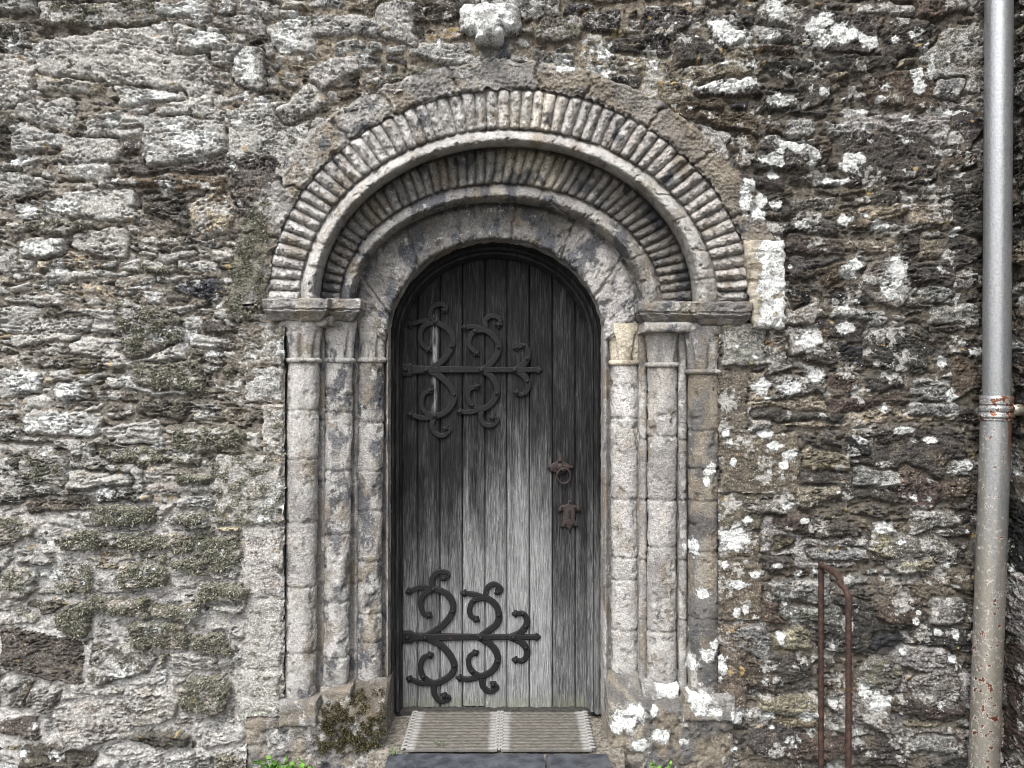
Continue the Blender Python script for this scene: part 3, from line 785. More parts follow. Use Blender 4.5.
# hood of rough flush stones round the arch
hj = [70, 128, 205, 262, 335, 420, 470, 545, 610, 680, 745]
def hood_d(T, s, L, w, x, y):
    jn = fbm(x / 12, y / 12, 201, 3)
    wob = L + 5 * n2(w / 8, L / 30, 205)
    d = -2.5 + 2.8 * fbm(x / 22, y / 20, 202, 4) + 1.2 * n2(x / 3, y / 3, 203) + 0.8 * n2(x / 1.7, y / 1.6, 204)
    d += 4.5 * joint(wob, hj, 1.8) + (3 + 5 * n2(L / 40, 0 * L, 208)) * sst(0.90, 1.0, s + 0.08 * jn) + 12 * sst(0.16, -0.02, s + 0.10 * jn)
    return d
def hood_c(x, y, T, s):
    L = T * 815
    base = (GREYST * 0.82)[None, None] * tint_by(L, hj, 3, 0.25)[..., None]
    base = mixc(base, BROWNST * 0.8, right_of(x) * 0.7)
    t = list(dressed(x, y, base, 31, 0.36, -0.12, 0.14, -0.05, 0.45, 0.2))
    lm = sst(300, 255, x) * sst(170, 210, y)
    t[4] = t[4] + 0.65 * lm; t[2] = t[2] - 0.15 * right_of(x) + 0.08 * sst(0.6, 0.3, T)
    t[1] = np.maximum(t[1], spots_field(x, y))
    return t
ring('hood_mould', E0, E1, 760, 34, hood_d, hood_c, jag=3.2)

# outer fluted order
N1 = 58
rj1 = np.random.default_rng(8)
def fl_d(N, base, amp, seed, tilt):
    er = np.random.default_rng(seed).random(N + 2)
    def fn(T, s, L, w, x, y):
        ph = T * N + 0.18 * n2(T * N / 2.7, s * 0.7, seed) + 0.05 * n2(x / 9, y / 9, seed + 1)
        k = np.clip(np.floor(ph).astype(int), 0, N)
        fr = ph - np.floor(ph)
        pr = np.abs(np.sin(np.pi * fr)) ** 0.5
        ero = 0.72 + 0.4 * er[k] + 0.22 * fbm(x / 12, y / 12, seed + 2, 2)
        endc = sst(0.0, 0.10 + 0.04 * er[k], s) * sst(1.02, 0.90, s)
        d = base + tilt * (s - 0.5) - amp * pr * ero * (0.15 + 0.85 * endc)
        d += 2.5 * sst(0.05, -0.01, s - 0.035 * (1 - pr)) + 7 * sst(0.955, 1.0, s)
        vou = np.floor(ph / 3.0).astype(int)
        d += 2.8 * (np.random.default_rng(seed + 5).random(N)[np.clip(vou, 0, N - 1)] - 0.5)
        d += 0.8 * fbm(x / 6, y / 6, seed + 3, 3) + 0.75 * n2(x / 2.2, y / 2.1, seed + 4) + 1.3 * sst(0.3, 0.6, n2(x / 2.6, y / 2.6, seed + 6))
        chip = sst(0.12, 0.5, fbm(x / 11, y / 11, seed + 9, 3))
        return d + 1.5 * chip * pr
    return fn
def fl_c(N, base, seed, grey, blue=0.25, rb=0.5):
    r = np.random.default_rng(seed).random(N + 2)
    def fn(x, y, T, s):
        k = np.clip(np.floor(T * N / 3).astype(int), 0, N)
        c = base * (0.8 + 0.4 * r[k])[..., None]
        c = mixc(c, BROWNST * 1.1, right_of(x) * rb * (0.5 + 0.5 * r[k]))
        c = mixc(c, CREAM, 0.6 * sst(492, 512, x) * sst(575, 545, x))
        t = list(dressed(x, y, c, seed, grey, -0.22, 0.08, -0.10, 0.3, blue, cream=0.1))
        t[1] = np.maximum(t[1] + 0.22 * sst(700, 745, x), spots_field(x, y) - 0.05)
        t[2] = t[2] - 0.12 * right_of(x)
        t[0] = mixc(t[0], np.array([0.055, 0.053, 0.046]), 0.6 * sst(0.16, 0.45, fbm(x / 7, y / 7, seed + 40, 4)))
        t[4] = t[4] + 0.28 * sst(430, 330, x) * sst(0.0, 0.4, fbm(x / 16, y / 16, seed + 44, 3))
        return t
    return fn
ring('fluted_outer_order', E1, E2, 58 * 17, 30, fl_d(N1, 8.0, 10.0, 51, 2.0), fl_c(N1, LILAC * 1.15, 52, 0.46, 0.10))

# rolls
def roll_d(dc, r, inner, edges, seed, hump=0.45):
    def fn(T, s, L, w, x, y):
        th = np.clip(s, 0, 1) * np.pi
        d = dc - r * np.sin(th) ** 0.8 + np.where(s > 0.5, inner * np.clip((s - 0.5) * 2, 0, 2) ** 2.2, 0)
        d += 1.6 * fbm(x / 16, y / 16, seed, 3) + 0.7 * n2(x / 3.5, y / 3.4, seed + 1) + 0.4 * n2(x / 1.8, y / 1.7, seed + 2)
        d += 2.6 * joint(L + 1.5 * n2(w / 5, L / 9, seed), edges, 1.2)
        d += 3.0 * sst(0.3, 0.6, fbm(x / 9, y / 9, seed + 4, 2))
        return d
    return fn
e1 = [60, 122, 190, 262, 330, 352, 420, 480, 545]
def roll_c(base, seed, edges, Ltot, grey, blue, rb):
    def fn(x, y, T, s):
        c = base * tint_by(T * Ltot, edges, seed, 0.25)[..., None]
        c = mixc(c, BROWNST * 1.15, right_of(x) * rb)
        t = list(dressed(x, y, c, seed, grey, -0.2, 0.04, -0.15, 0.25, blue))
        t[1] = np.maximum(t[1], spots_field(x, y) - 0.05)
        return t
    return fn
ring('outer_roll', E2, E3, 620, 30, roll_d(8, 15, 24, e1, 71), roll_c(LILAC * 1.0, 72, e1, 600, 0.50, 0.15, 0.45), s0=-0.12, s1=1.08)
N2 = 52
ring('fluted_inner_order', E3, E4, 52 * 16, 28, fl_d(N2, 31, 9.5, 81, -4.0), fl_c(N2, GREYST * 0.72, 82, 0.30, 0.36, 0.5), s0=-0.10, s1=1.06)
e2 = [50, 118, 182, 246, 300, 362, 415]
ring('inner_roll', E4, E5, 520, 28, roll_d(29, 13, 18, e2, 91), roll_c(GREYST * 0.95, 92, e2, 440, 0.42, 0.42, 0.5), s0=-0.10, s1=1.08)
e3 = [36, 98, 150, 205, 262, 318, 372, 420]
def in_d(T, s, L, w, x, y):
    d = 39 + 5 * sst(0.12, 0.0, s) - 3.0 * sst(0.5, 0.85, s) + 1.8 * fbm(x / 15, y / 15, 101, 3) + 0.8 * n2(x / 3.2, y / 3.2, 102) + 0.4 * n2(x / 1.7, y / 1.7, 103)
    d += 3.5 * joint(L + 2 * n2(w / 6, L / 9, 104), e3, 1.3) + 4 * sst(0.94, 1.0, s)
    d += 2.2 * sst(0.05, 0.35, fbm(x / 10, y / 10, 107, 3))
    return d
def in_c(x, y, T, s):
    c = GREYST * 0.58 * tint_by(T * 440, e3, 105, 0.25)[..., None]
    c = mixc(c, LILAC * 1.0, sst(550, 600, x))
    t = list(dressed(x, y, c, 106, 0.30, -0.25, 0.0, -0.2, 0.25, 0.50, cream=0.1))
    t[2] += 0.16 * sst(560, 610, x) + 0.1 * sst(430, 390, x)
    return t
EI = Arch(495.5, 340, 109, 101, 341)
EO = Arch(497, 304, 141, 101, 322)
ring('inner_arch', EO, EI, 480, 30, in_d, in_c, nleg=14, s0=-0.15, s1=1.0)
# soffit of the inner arch and the reveals beside the door
sp = EI.pts(400, 0)
k = np.linspace(0, 1, 14)
dd = 40 + 44 * k
X = P(sp[:, None, 0] + 0 * dd, sp[:, None, 1] + 0 * dd, dd[None] + 0 * sp[:, :1], 40)
X[..., 0] += 0.004 * n2(sp[:, None, 1] / 9, dd[None] / 6 + 0 * sp[:, :1], 3); X[..., 2] += 0.004 * n2(sp[:, None, 0] / 9, dd[None] / 6 + 0 * sp[:, :1], 5)
A, B = AB(dressed(sp[:, None, 0] + dd[None] * 0.7, sp[:, None, 1] + 0 * dd[None], GREYST * 0.8, 111, 0.36, -0.3, 0, -0.2, 0.3, 0.4))
grid('soffit', X, M_STONE, doorway, A, B)

# ------------------------------------------------------------------ jambs behind the shafts
def jamb(path, y0, y1, seed, base, **kw):
    """path: list of (px, d) swept down"""
    p = np.array(path, float)
    L = np.concatenate([[0], np.cumsum(np.hypot(*np.diff(p, axis=0).T))])
    q = np.arange(0, L[-1], 1.6)
    px = np.interp(q, L, p[:, 0]); pd = np.interp(q, L, p[:, 1])
    yy = np.arange(y0, y1, 2.0)
    PX = px[:, None] + 0 * yy[None]; PY = yy[None] + 0 * px[:, None]; PD = pd[:, None] + 0 * yy[None]
    q2 = q[:, None] + 0 * yy[None]
    n = 1.3 * fbm(q2 / 14, PY / 20, seed, 3) + 0.6 * n2(q2 / 3, PY / 3, seed + 1)
    js = [y0 + 40, y0 + 98, y0 + 160, y0 + 215, y0 + 262, y0 + 330]
    n = n + 2.2 * joint(PY + 1.2 * n2(q2 / 6, PY / 6, seed + 2), js, 1.2)
    A, B = AB(dressed(q2, PY, base * tint_by(PY, js, seed, 0.2)[..., None], seed + 3, **kw))
    return grid('jamb', P(PX + 0.6 * n2(q2 / 5, PY / 9, seed + 7), PY, PD + n, np.minimum(PD, 40)), M_STONE, doorway, A, B)
jamb([(276, 12), (279, 3), (283, 4), (286, 20), (319, 24), (323, 22), (325, 24), (328, 40), (352, 42), (356, 38), (358, 42), (360, 56), (382, 58), (386, 46), (387.5, 42), (387.5, 86)], 322, 716, 121, GREYST * 0.85, grey=0.36, white=-0.3, green=-0.2, brown=0.35, blue=0.35)
jamb([(603.5, 86), (603.5, 42), (606, 36), (610, 46), (634, 54), (638, 42), (641, 34), (645, 35), (649, 44), (674, 40), (678, 26), (682, 20), (686, 21), (690, 28), (716, 24), (720, 14), (723, 3), (727, 12)], 326, 716, 131, LILAC * 0.62, grey=0.34, white=-0.3, green=-0.2, brown=0.40, blue=0.15)

# ------------------------------------------------------------------ shafts, capitals, bases
def column(name, xt, xb, y0, y1, r, dc, rf, seed, colour, rows=1.5, na=34, power=1.0, front=0.86, noise=1.0, joints=()):
    yy = np.arange(y0, y1 + rows * 0.5, rows)
    th = np.radians(np.linspace(-105, 105, na))
    TH, YY = np.meshgrid(th, yy, indexing='ij')
    t = (YY - y0) / (y1 - y0)
    cx = xt + (xb - xt) * t
    rr = rf(t, TH, YY) * r
    u = TH * r
    rr = rr + noise * (1.0 * fbm(u / 15 + seed, YY / 22, seed, 3) + 0.55 * n2(u / 3.4, YY / 3.6, seed + 1) + 0.35 * n2(u / 1.8, YY / 1.8, seed + 2))
    rr = rr - 2.4 * noise * sst(0.35, 0.6, fbm(u / 10, YY / 13, seed + 5, 3))
    if len(joints): rr = rr - 2.0 * joint(YY + 1.3 * n2(u / 7, YY / 9, seed + 6), list(joints), 1.1)
    sx = np.sin(TH); cz = np.cos(TH)
    e = power
    k = (np.abs(sx) ** (2 / e) + np.abs(cz) ** (2 / e)) ** (-e / 2) if np.isscalar(e) else (np.abs(sx) ** (2 / e) + np.abs(cz) ** (2 / e)) ** (-e / 2)
    px = cx + sx * rr * k; d = dc - cz * rr * k * front
    A, B = AB(colour(px, YY, u))
    return grid(name, P(px, YY, d, dc), M_STONE, doorway, A, B)

def shaft_col(base, seed, js, **kw):
    def fn(px, py, u):
        c = base * tint_by(py, sorted(js), seed, 0.22)[..., None]
        t = list(dressed(u * 1.1 + seed * 50, py, c, seed, **kw))
        t[1] = np.maximum(t[1], spots_field(px, py))
        t[2] = t[2] + 0.10 * sst(560, 700, py)
        return t
    return fn
one = lambda t, th, y: 1 + 0.02 * np.sin(t * 9)
SH = [  # xt, xb, y0, y1, r, dc, joints, base, kw
 (303.5, 300.0, 361, 704, 15.5, 14, [410, 458, 521, 585, 650], LILAC * 0.95, dict(grey=0.47, white=-0.3, green=-0.12, brown=0.30, blue=0.12), 141),
 (339.0, 334.5, 361, 692, 13.6, 31, [395, 412, 470, 533, 600, 655], LILAC * 1.02, dict(grey=0.46, white=-0.26, green=-0.25, brown=0.44, blue=0.52), 142),
 (371.0, 368.5, 361, 697, 12.8, 48, [422, 470, 510, 560, 612, 640], GREYST * 1.0, dict(grey=0.40, white=-0.3, green=-0.25, brown=0.50, blue=0.56), 143),
 (624.0, 624.5, 364, 690, 14.0, 48, [418, 498, 556, 578, 628], LILAC * 1.12, dict(grey=0.48, white=-0.3, green=-0.3, brown=0.28, blue=0.10), 144),
 (662.5, 661.5, 364, 690, 14.6, 31, [436, 499, 545, 629], LILAC * 0.78, dict(grey=0.40, white=-0.3, green=-0.3, brown=0.36, blue=0.10), 145),
 (704.0, 703.5, 372, 699, 15.5, 14, [430, 468, 500, 550, 616], GREYST * 0.40, dict(grey=0.26, white=-0.16, green=-0.1, brown=0.52, blue=0.10), 146),
]
for (xt, xb, y0, y1, r, dc, js, base, kw, sd) in SH:
    column('shaft', xt, xb, y0, y1, r, dc, one, sd, shaft_col(base, sd, js, **kw), joints=js)
def fillet(xt, xb, y0, y1, d, seed):
    js = [440, 500, 560, 620]
    column('fillet', xt, xb, y0, y1, 4.0, d, one, seed, shaft_col(LILAC * 0.62, seed, js, grey=0.36, white=-0.3, green=-0.25, brown=0.42, blue=0.15), na=14, noise=0.6, joints=js)
fillet(643.0, 643.0, 330, 692, 36, 151); fillet(682.5, 683, 330, 697, 20, 152)

def capital(xt, y0, yn, r, dc, seed, base, grooves, neck_h=4.5, **kw):
    def rf(t, th, y):
        w = np.clip(1 - t, 0, 1)
        g = np.zeros_like(t)
        for a in grooves:
            a_ = math.radians(a)
            wd = 0.05 + 0.16 * t
            g = np.maximum(g, np.exp(-((th - a_) / wd) ** 2) * sst(0.16, 0.45, t) * (0.20 + 0.16 * t))
        return 1.0 + 0.28 * w ** 1.2 - g
    def col(px, py, u):
        return dressed(u * 1.3 + seed * 30, py, base, seed, **kw)
    yy = np.arange(y0, yn + 0.4, 1.1)
    t = (yy - y0) / (yn - y0)
    pw = (0.45 + 0.55 * t)[None, :]
    column('capital', xt, xt, y0, yn, r, dc, rf, seed, col, rows=1.1, na=46, power=1.0, noise=0.7)
    nr = lambda t, th, y: 1.06 + 0.14 * np.sin(np.pi * np.clip(t, 0, 1)) ** 0.7
    column('necking', xt, xt, yn - 0.5, yn + neck_h, r, dc, nr, seed + 1, col, rows=0.5, na=40, noise=0.4)
ck = dict(grey=0.46, white=-0.3, green=-0.25, brown=0.25, blue=0.2)
capital(303.5, 321, 358.5, 15.5, 14, 161, LILAC, (-62, 2, 60), **ck)
capital(339.3, 321, 358.5, 13.8, 31, 163, LILAC * 1.1, (-64, 48), **ck)
capital(371.5, 318, 358, 13.0, 48, 165, LILAC * 1.05, (-60, 40), **ck)
capital(624, 324, 361, 14.2, 48, 167, CREAM, (-46, 40), grey=0.30, white=-0.3, green=-0.3, brown=0.2, blue=0.0)
capital(662.5, 326, 363, 14.8, 31, 169, LILAC * 1.0, (-20, 58), grey=0.42, white=-0.3, green=-0.3, brown=0.2, blue=0.0)
capital(704, 327, 370, 15.8, 14, 171, GREYST * 0.62, (-58, 8, 62), grey=0.38, white=-0.25, green=-0.2, brown=0.4, blue=0.1)

def block(name, x0, x1, y0, y1, d0, d1, seed, colour, parent, bev=3.0, nz=1.0, mat=None, step=1.6, shear=0.0):
    """rounded weathered block: front face d0, back d1 (front + sides as one sheet wrapping)"""
    W_, H_, T_ = x1 - x0, y1 - y0, d1 - d0
    a = np.concatenate([np.linspace(-T_, 0, max(4, int(T_ / 3)))[:-1], np.arange(0, W_, step), np.linspace(W_, W_ + T_, max(4, int(T_ / 3)))])
    b = np.concatenate([np.linspace(-T_, 0, max(4, int(T_ / 3)))[:-1], np.arange(0, H_, step), np.linspace(H_, H_ + T_, max(4, int(T_ / 3)))])
    Ag, Bg = np.meshgrid(a, b, indexing='ij')
    px = x0 + np.clip(Ag, 0, W_); py = y0 + np.clip(Bg, 0, H_)
    back = np.maximum(np.maximum(-Ag, Ag - W_), np.maximum(-Bg, Bg - H_)); back = np.maximum(back, 0)
    ed = np.minimum(np.minimum(Ag, W_ - Ag), np.minimum(Bg, H_ - Bg))
    rnd = bev * (1 - np.sqrt(1 - (1 - np.clip(ed / bev, 0, 1)) ** 2))
    d = d0 + back + np.where(ed >= 0, rnd, bev)
    n = 1.5 * fbm(Ag / 14, Bg / 12, seed, 4) + 0.7 * n2(Ag / 3, Bg / 3, seed + 1) + 0.4 * n2(Ag / 1.8, Bg / 1.7, seed + 2)
    d = d + nz * n; px = px + nz * 1.1 * n2(Bg / 7, Ag / 7, seed + 3); py = py + nz * 1.0 * n2(Ag / 8, Bg / 7, seed + 4)
    px = px + shear * (py - y1) * np.clip((x1 - px) / W_, 0, 1) + 0.05 * shear * (py - y1)
    A, B = AB(colour(px, py))
    return grid(name, P(px, py, d, d0), mat or M_STONE, parent, A, B)
def bcol(base, seed, **kw):
    def fn(px, py):
        t = list(dressed(px, py, base, seed, **kw)); t[1] = np.maximum(t[1], spots_field(px, py)); return t
    return fn
block('base', 278, 316, 702, 728, -6, 30, 181, bcol(GREYST * 0.75, 181, grey=0.40, white=-0.2, green=0.0, brown=0.5, blue=0.1), doorway)
block('base', 319, 350, 690, 716, 12, 50, 182, bcol(GREYST * 0.9, 182, grey=0.44, white=-0.2, green=0.1, brown=0.5, blue=0.1), doorway)
block('base', 355, 385, 695, 718, 28, 70, 183, bcol(GREYST * 0.6, 183, grey=0.36, white=-0.2, green=0.2, brown=0.5, blue=0.1), doorway)
block('base', 611, 640, 686, 712, 28, 70, 184, bcol(GREYST * 0.8, 184, grey=0.40, white=-0.2, green=-0.2, brown=0.5, blue=0.1), doorway)
block('base', 643, 680, 687, 712, 10, 50, 185, bcol(GREYST * 0.85, 185, grey=0.42, white=0.05, green=-0.2, brown=0.5, blue=0.1), doorway)
block('base', 685, 736, 697, 722, -7, 30, 186, bcol(GREYST * 0.7, 186, grey=0.40, white=0.02, green=-0.2, brown=0.5, blue=0.1), doorway)

# plinths below the bases
def plinth(path, seed, base, ledge_y, **kw):
    p = np.array(path, float)
    L = np.concatenate([[0], np.cumsum(np.hypot(*np.diff(p, axis=0).T))])
    q = np.arange(0, L[-1], 1.6); px = np.interp(q, L, p[:, 0]); pd = np.interp(q, L, p[:, 1])
    yv = np.concatenate([np.linspace(ledge_y - 22, ledge_y, 14)[:-1], np.arange(ledge_y, 812, 1.8)])
    led = np.where(yv < ledge_y, 44 * (np.maximum(ledge_y - yv, 0) / 22) ** 0.8, 3.5 * np.exp(-(yv - ledge_y) / 3))
    PX = px[:, None] + 0 * yv; PY = yv[None] + 0 * px[:, None]; q2 = q[:, None] + 0 * yv
    PD = np.minimum(pd[:, None] + led[None], 88)
    n = 2.0 * fbm(q2 / 20, PY / 16, seed, 4) + 0.9 * n2(q2 / 3.2, PY / 3, seed + 1) + 0.45 * n2(q2 / 1.7, PY / 1.7, seed + 2)
    n = n + 3.0 * sst(0.1, 0.45, fbm(q2 / 9, PY / 8, seed + 9, 3))
    PY = PY + 2.0 * fbm(q2 / 14, PY / 30, seed + 4, 2) * (PY < 740)
    t = list(dressed(PX + PD * 0.5, PY, base, seed + 5, **kw)); t[1] = np.maximum(t[1], spots_field(PX, PY) - 0.3 * (PD > 30))
    moss = sst(318, 330, PX) * sst(392, 376, PX) * sst(752, 738, PY) * sst(690, 700, PY)
    t[4] = t[4] + 0.3 * moss
    t[0] = mixc(t[0], np.array([0.075, 0.06, 0.04]), moss * 0.7)
    A, B = AB(t)
    return grid('plinth', P(PX, PY, PD + n, np.minimum(PD, 0)), M_STONE, doorway, A, B)
plinth([(240, 12), (244, 0), (250, -2), (376, -3), (381, -1), (383.5, 6), (384, 88)], 191, GREYST * 0.62, 715, grey=0.40, white=-0.18, ochre=0.12, green=0.0, brown=0.52, blue=0.15)
plinth([(609, 88), (609.5, 6), (613, -2), (620, -4), (726, -3), (733, 0), (737, 12)], 195, GREYST * 0.42, 708, grey=0.30, white=-0.05, ochre=0.08, green=-0.15, brown=0.6, blue=0.12)

# imposts (abacus blocks over the capitals)
def impost(path, y0, h, seed, colour):
    p = np.array(path, float)
    prof = [(-26, 0), (0, 0.02), (0.6, 0.06), (0.4, 0.42), (-1.2, 0.46), (-1.4, 0.50), (-0.2, 0.54), (-8.5, 0.96), (-10, 1.0), (-30, 1.0)]
    prof = np.array(prof); Lp = np.concatenate([[0], np.cumsum(np.hypot(prof[:, 0][1:] - prof[:, 0][:-1], h * np.diff(prof[:, 1])))])
    qp = np.sort(np.concatenate([Lp, np.arange(0, Lp[-1], 1.3)]))
    po = np.interp(qp, Lp, prof[:, 0]); ph = np.interp(qp, Lp, prof[:, 1]) * h
    # mitred offsets
    seg = np.diff(p, axis=0); nrm = np.stack([seg[:, 1], -seg[:, 0]], -1); nrm /= np.linalg.norm(nrm, axis=1)[:, None]
    mit = [nrm[0]]
    for i in range(1, len(p) - 1):
        m = nrm[i - 1] + nrm[i]; m = m / m.dot(m) * 2 if m.dot(m) > 1e-6 else nrm[i]
        mit.append(m / 1.0 if True else m)
    mit.append(nrm[-1]); mit = np.array(mit)
    LL = np.concatenate([[0], np.cumsum(np.hypot(*seg.T))])
    q = np.sort(np.concatenate([LL, np.arange(0, LL[-1], 1.6)]))
    bx = np.interp(q, LL, p[:, 0]); bd = np.interp(q, LL, p[:, 1]); mx = np.interp(q, LL, mit[:, 0]); mdp = np.interp(q, LL, mit[:, 1])
    PX = bx[:, None] + mx[:, None] * po[None]; PD = bd[:, None] + mdp[:, None] * po[None]; PY = y0 + ph[None] + 0 * PX
    q2 = q[:, None] + 0 * PX; s2 = qp[None] + 0 * PX
    n = 1.3 * fbm(q2 / 9, s2 / 7, seed, 3) + 1.8 * sst(0.25, 0.5, fbm(q2 / 8, s2 / 6, seed + 5, 3)) + 0.6 * n2(q2 / 2.4, s2 / 2.2, seed + 1)
    PY = PY + 1.3 * n2(q2 / 12, s2 / 9, seed + 2) + 0.006 * (PX - p[0, 0])
    A, B = AB(colour(q2 + p[0, 0], s2))
    return grid('impost', P(PX, PY, PD + n, np.clip(PD, -15, 10)), M_STONE, doorway, A, B)
def lin(px, s): return dressed(px, s, GREYST * 0.78, 211, grey=0.36, white=-0.25, ochre=0.14, green=0.02, brown=0.45, blue=0.1)
def rin(px, s):
    t = list(dressed(px, s, GREYST * 0.62, 213, grey=0.30, white=-0.2, ochre=0.1, green=-0.05, brown=0.5, blue=0.1))
    t[1] = t[1] + 0.55 * sst(700, 715, px) * sst(760, 745, px) * sst(44, 34, s) * sst(22, 26, s)
    return t
impost([(263, 26), (263, -12), (327, -12), (331, 4), (360, 4), (360, 52)], 298, 23, 215, lin)
impost([(639, 52), (639, 0), (690, -1), (692, -10), (752, -10), (752, 26)], 301, 24, 217, rin)
# masonry between impost and capitals
block('jamb_block', 266, 332, 316, 326, 2, 40, 219, bcol(LILAC, 219, grey=0.46, white=-0.3), doorway)
block('jamb_block', 644, 748, 322, 332, 2, 40, 220, bcol(GREYST, 220, grey=0.42, white=-0.3), doorway)
def lab_c(px, py):
    t = list(dressed(px, py, CREAM * 0.7, 221, grey=0.36, white=0.66, ochre=0.06, green=-0.3, brown=0.2, blue=0.0))
    t[1] = t[1] - 0.45 * sst(764, 755, px + 5 * fbm(px / 9, py / 9, 7, 2)) - 0.3 * sst(0.2, 0.5, fbm(px / 8, py / 8, 17, 3)); return t
lab = block('label_stop', 755, 787, 239, 328, -10, 30, 221, lab_c, doorway, bev=5, nz=2.0, shear=0.10)
lab['label'] = 'upright block crusted with white lichen at the foot of the arch hood'

# ------------------------------------------------------------------ carved corbel above the arch
def corbel():
    a = np.arange(452, 530, 0.9); b = np.arange(-4, 66, 0.9)
    X, Y = np.meshgrid(a, b, indexing='ij')
    xw = X + 2.5 * fbm(X / 13, Y / 11, 233, 3); yw = Y + 2.2 * fbm(X / 12, Y / 12, 234, 3)
    qb = np.clip(1 - (np.abs((xw - 490.5) / 31.5) ** 5 + np.abs((yw - 22) / 16.5) ** 4), 0, 1)
    qm = np.clip(1 - (np.abs((xw - 491) / 15.5) ** 3 + np.abs((yw - 37) / 13.5) ** 3.2), 0, 1)
    qc = np.clip(1 - (np.abs((xw - 490) / 25) ** 4 + np.abs((yw - 42) / 20) ** 4), 0, 1)
    d = 7 - np.maximum(21 * qb ** 0.33, 10 * qc ** 0.5)
    d = np.minimum(d, 7 - 33 * qm ** 0.30)
    d = d + 3.5 * np.exp(-((X - 475) / 5) ** 2 - ((Y - 12) / 3) ** 2) + 3 * np.exp(-((X - 503) / 4) ** 2 - ((Y - 24) / 3) ** 2)
    d = d + 2.0 * fbm(X / 10, Y / 8, 231, 4) + 0.8 * n2(X / 3, Y / 3, 232)
    keep = (qb > 0) | (qm > 0) | (qc > 0)
    t = list(dressed(X, Y, GREYST * 0.6, 235, grey=0.50, white=0.10, ochre=-0.1, green=-0.05, brown=0.3, blue=0.4))
    top = np.maximum(qb > 0.02, qm > 0.02)
    t[1] = t[1] + np.where(top, 0.40, -0.4); t[2] = t[2] - np.where(top, 0, 0.25)
    A, B = AB(t)
    o = grid('corbel', P(X, Y, d, 0), M_STONE, None, A, B, keep=keep)
    tag(o, 'worn carved corbel head crusted with white lichen above the arch', 'corbel')
corbel()

# ------------------------------------------------------------------ door frame and door
DD = 78.0      # depth of the boards
def frame():
    a = Arch(495, 342, 110, 101, 716).pts(220, 110); b = E7.pts(220, 110)
    prof = np.array([(0, 60), (.18, 60), (.22, 63.5), (.34, 64), (.38, 61.5), (.56, 61), (.60, 64), (.66, 66), (.72, 63.5), (.86, 64), (.92, 69), (1.0, 72), (1.0, 82)])
    L = np.concatenate([[0], np.cumsum(np.hypot(np.diff(prof[:, 0]) * 15, np.diff(prof[:, 1])))])
    q = np.sort(np.concatenate([L, np.linspace(0, L[-1], 46)]))
    s = np.interp(q, L, prof[:, 0]); d = np.interp(q, L, prof[:, 1])
    Q = a[:, None] * (1 - s[None, :, None]) + b[:, None] * s[None, :, None]
    dd = d[None] + 0 * Q[..., 0]
    A = np.zeros(Q.shape[:2] + (4,)); A[..., 0] = -0.02 + 0.5 * sst(420, 640, Q[..., 1]) * sst(500, 590, Q[..., 0]) + 0.10 * sst(430, 620, Q[..., 1]); A[..., 1] = 0.37; A[..., 2] = -0.1; A[..., 3] = 1
    o = grid('door_frame', P(Q[..., 0], Q[..., 1], dd + 0.3 * n2(Q[..., 0] / 4, Q[..., 1] / 9, 5), 62), M_WOOD, None, A)
    tag(o, 'dark moulded timber frame lining the arched stone opening', 'door frame')
frame()

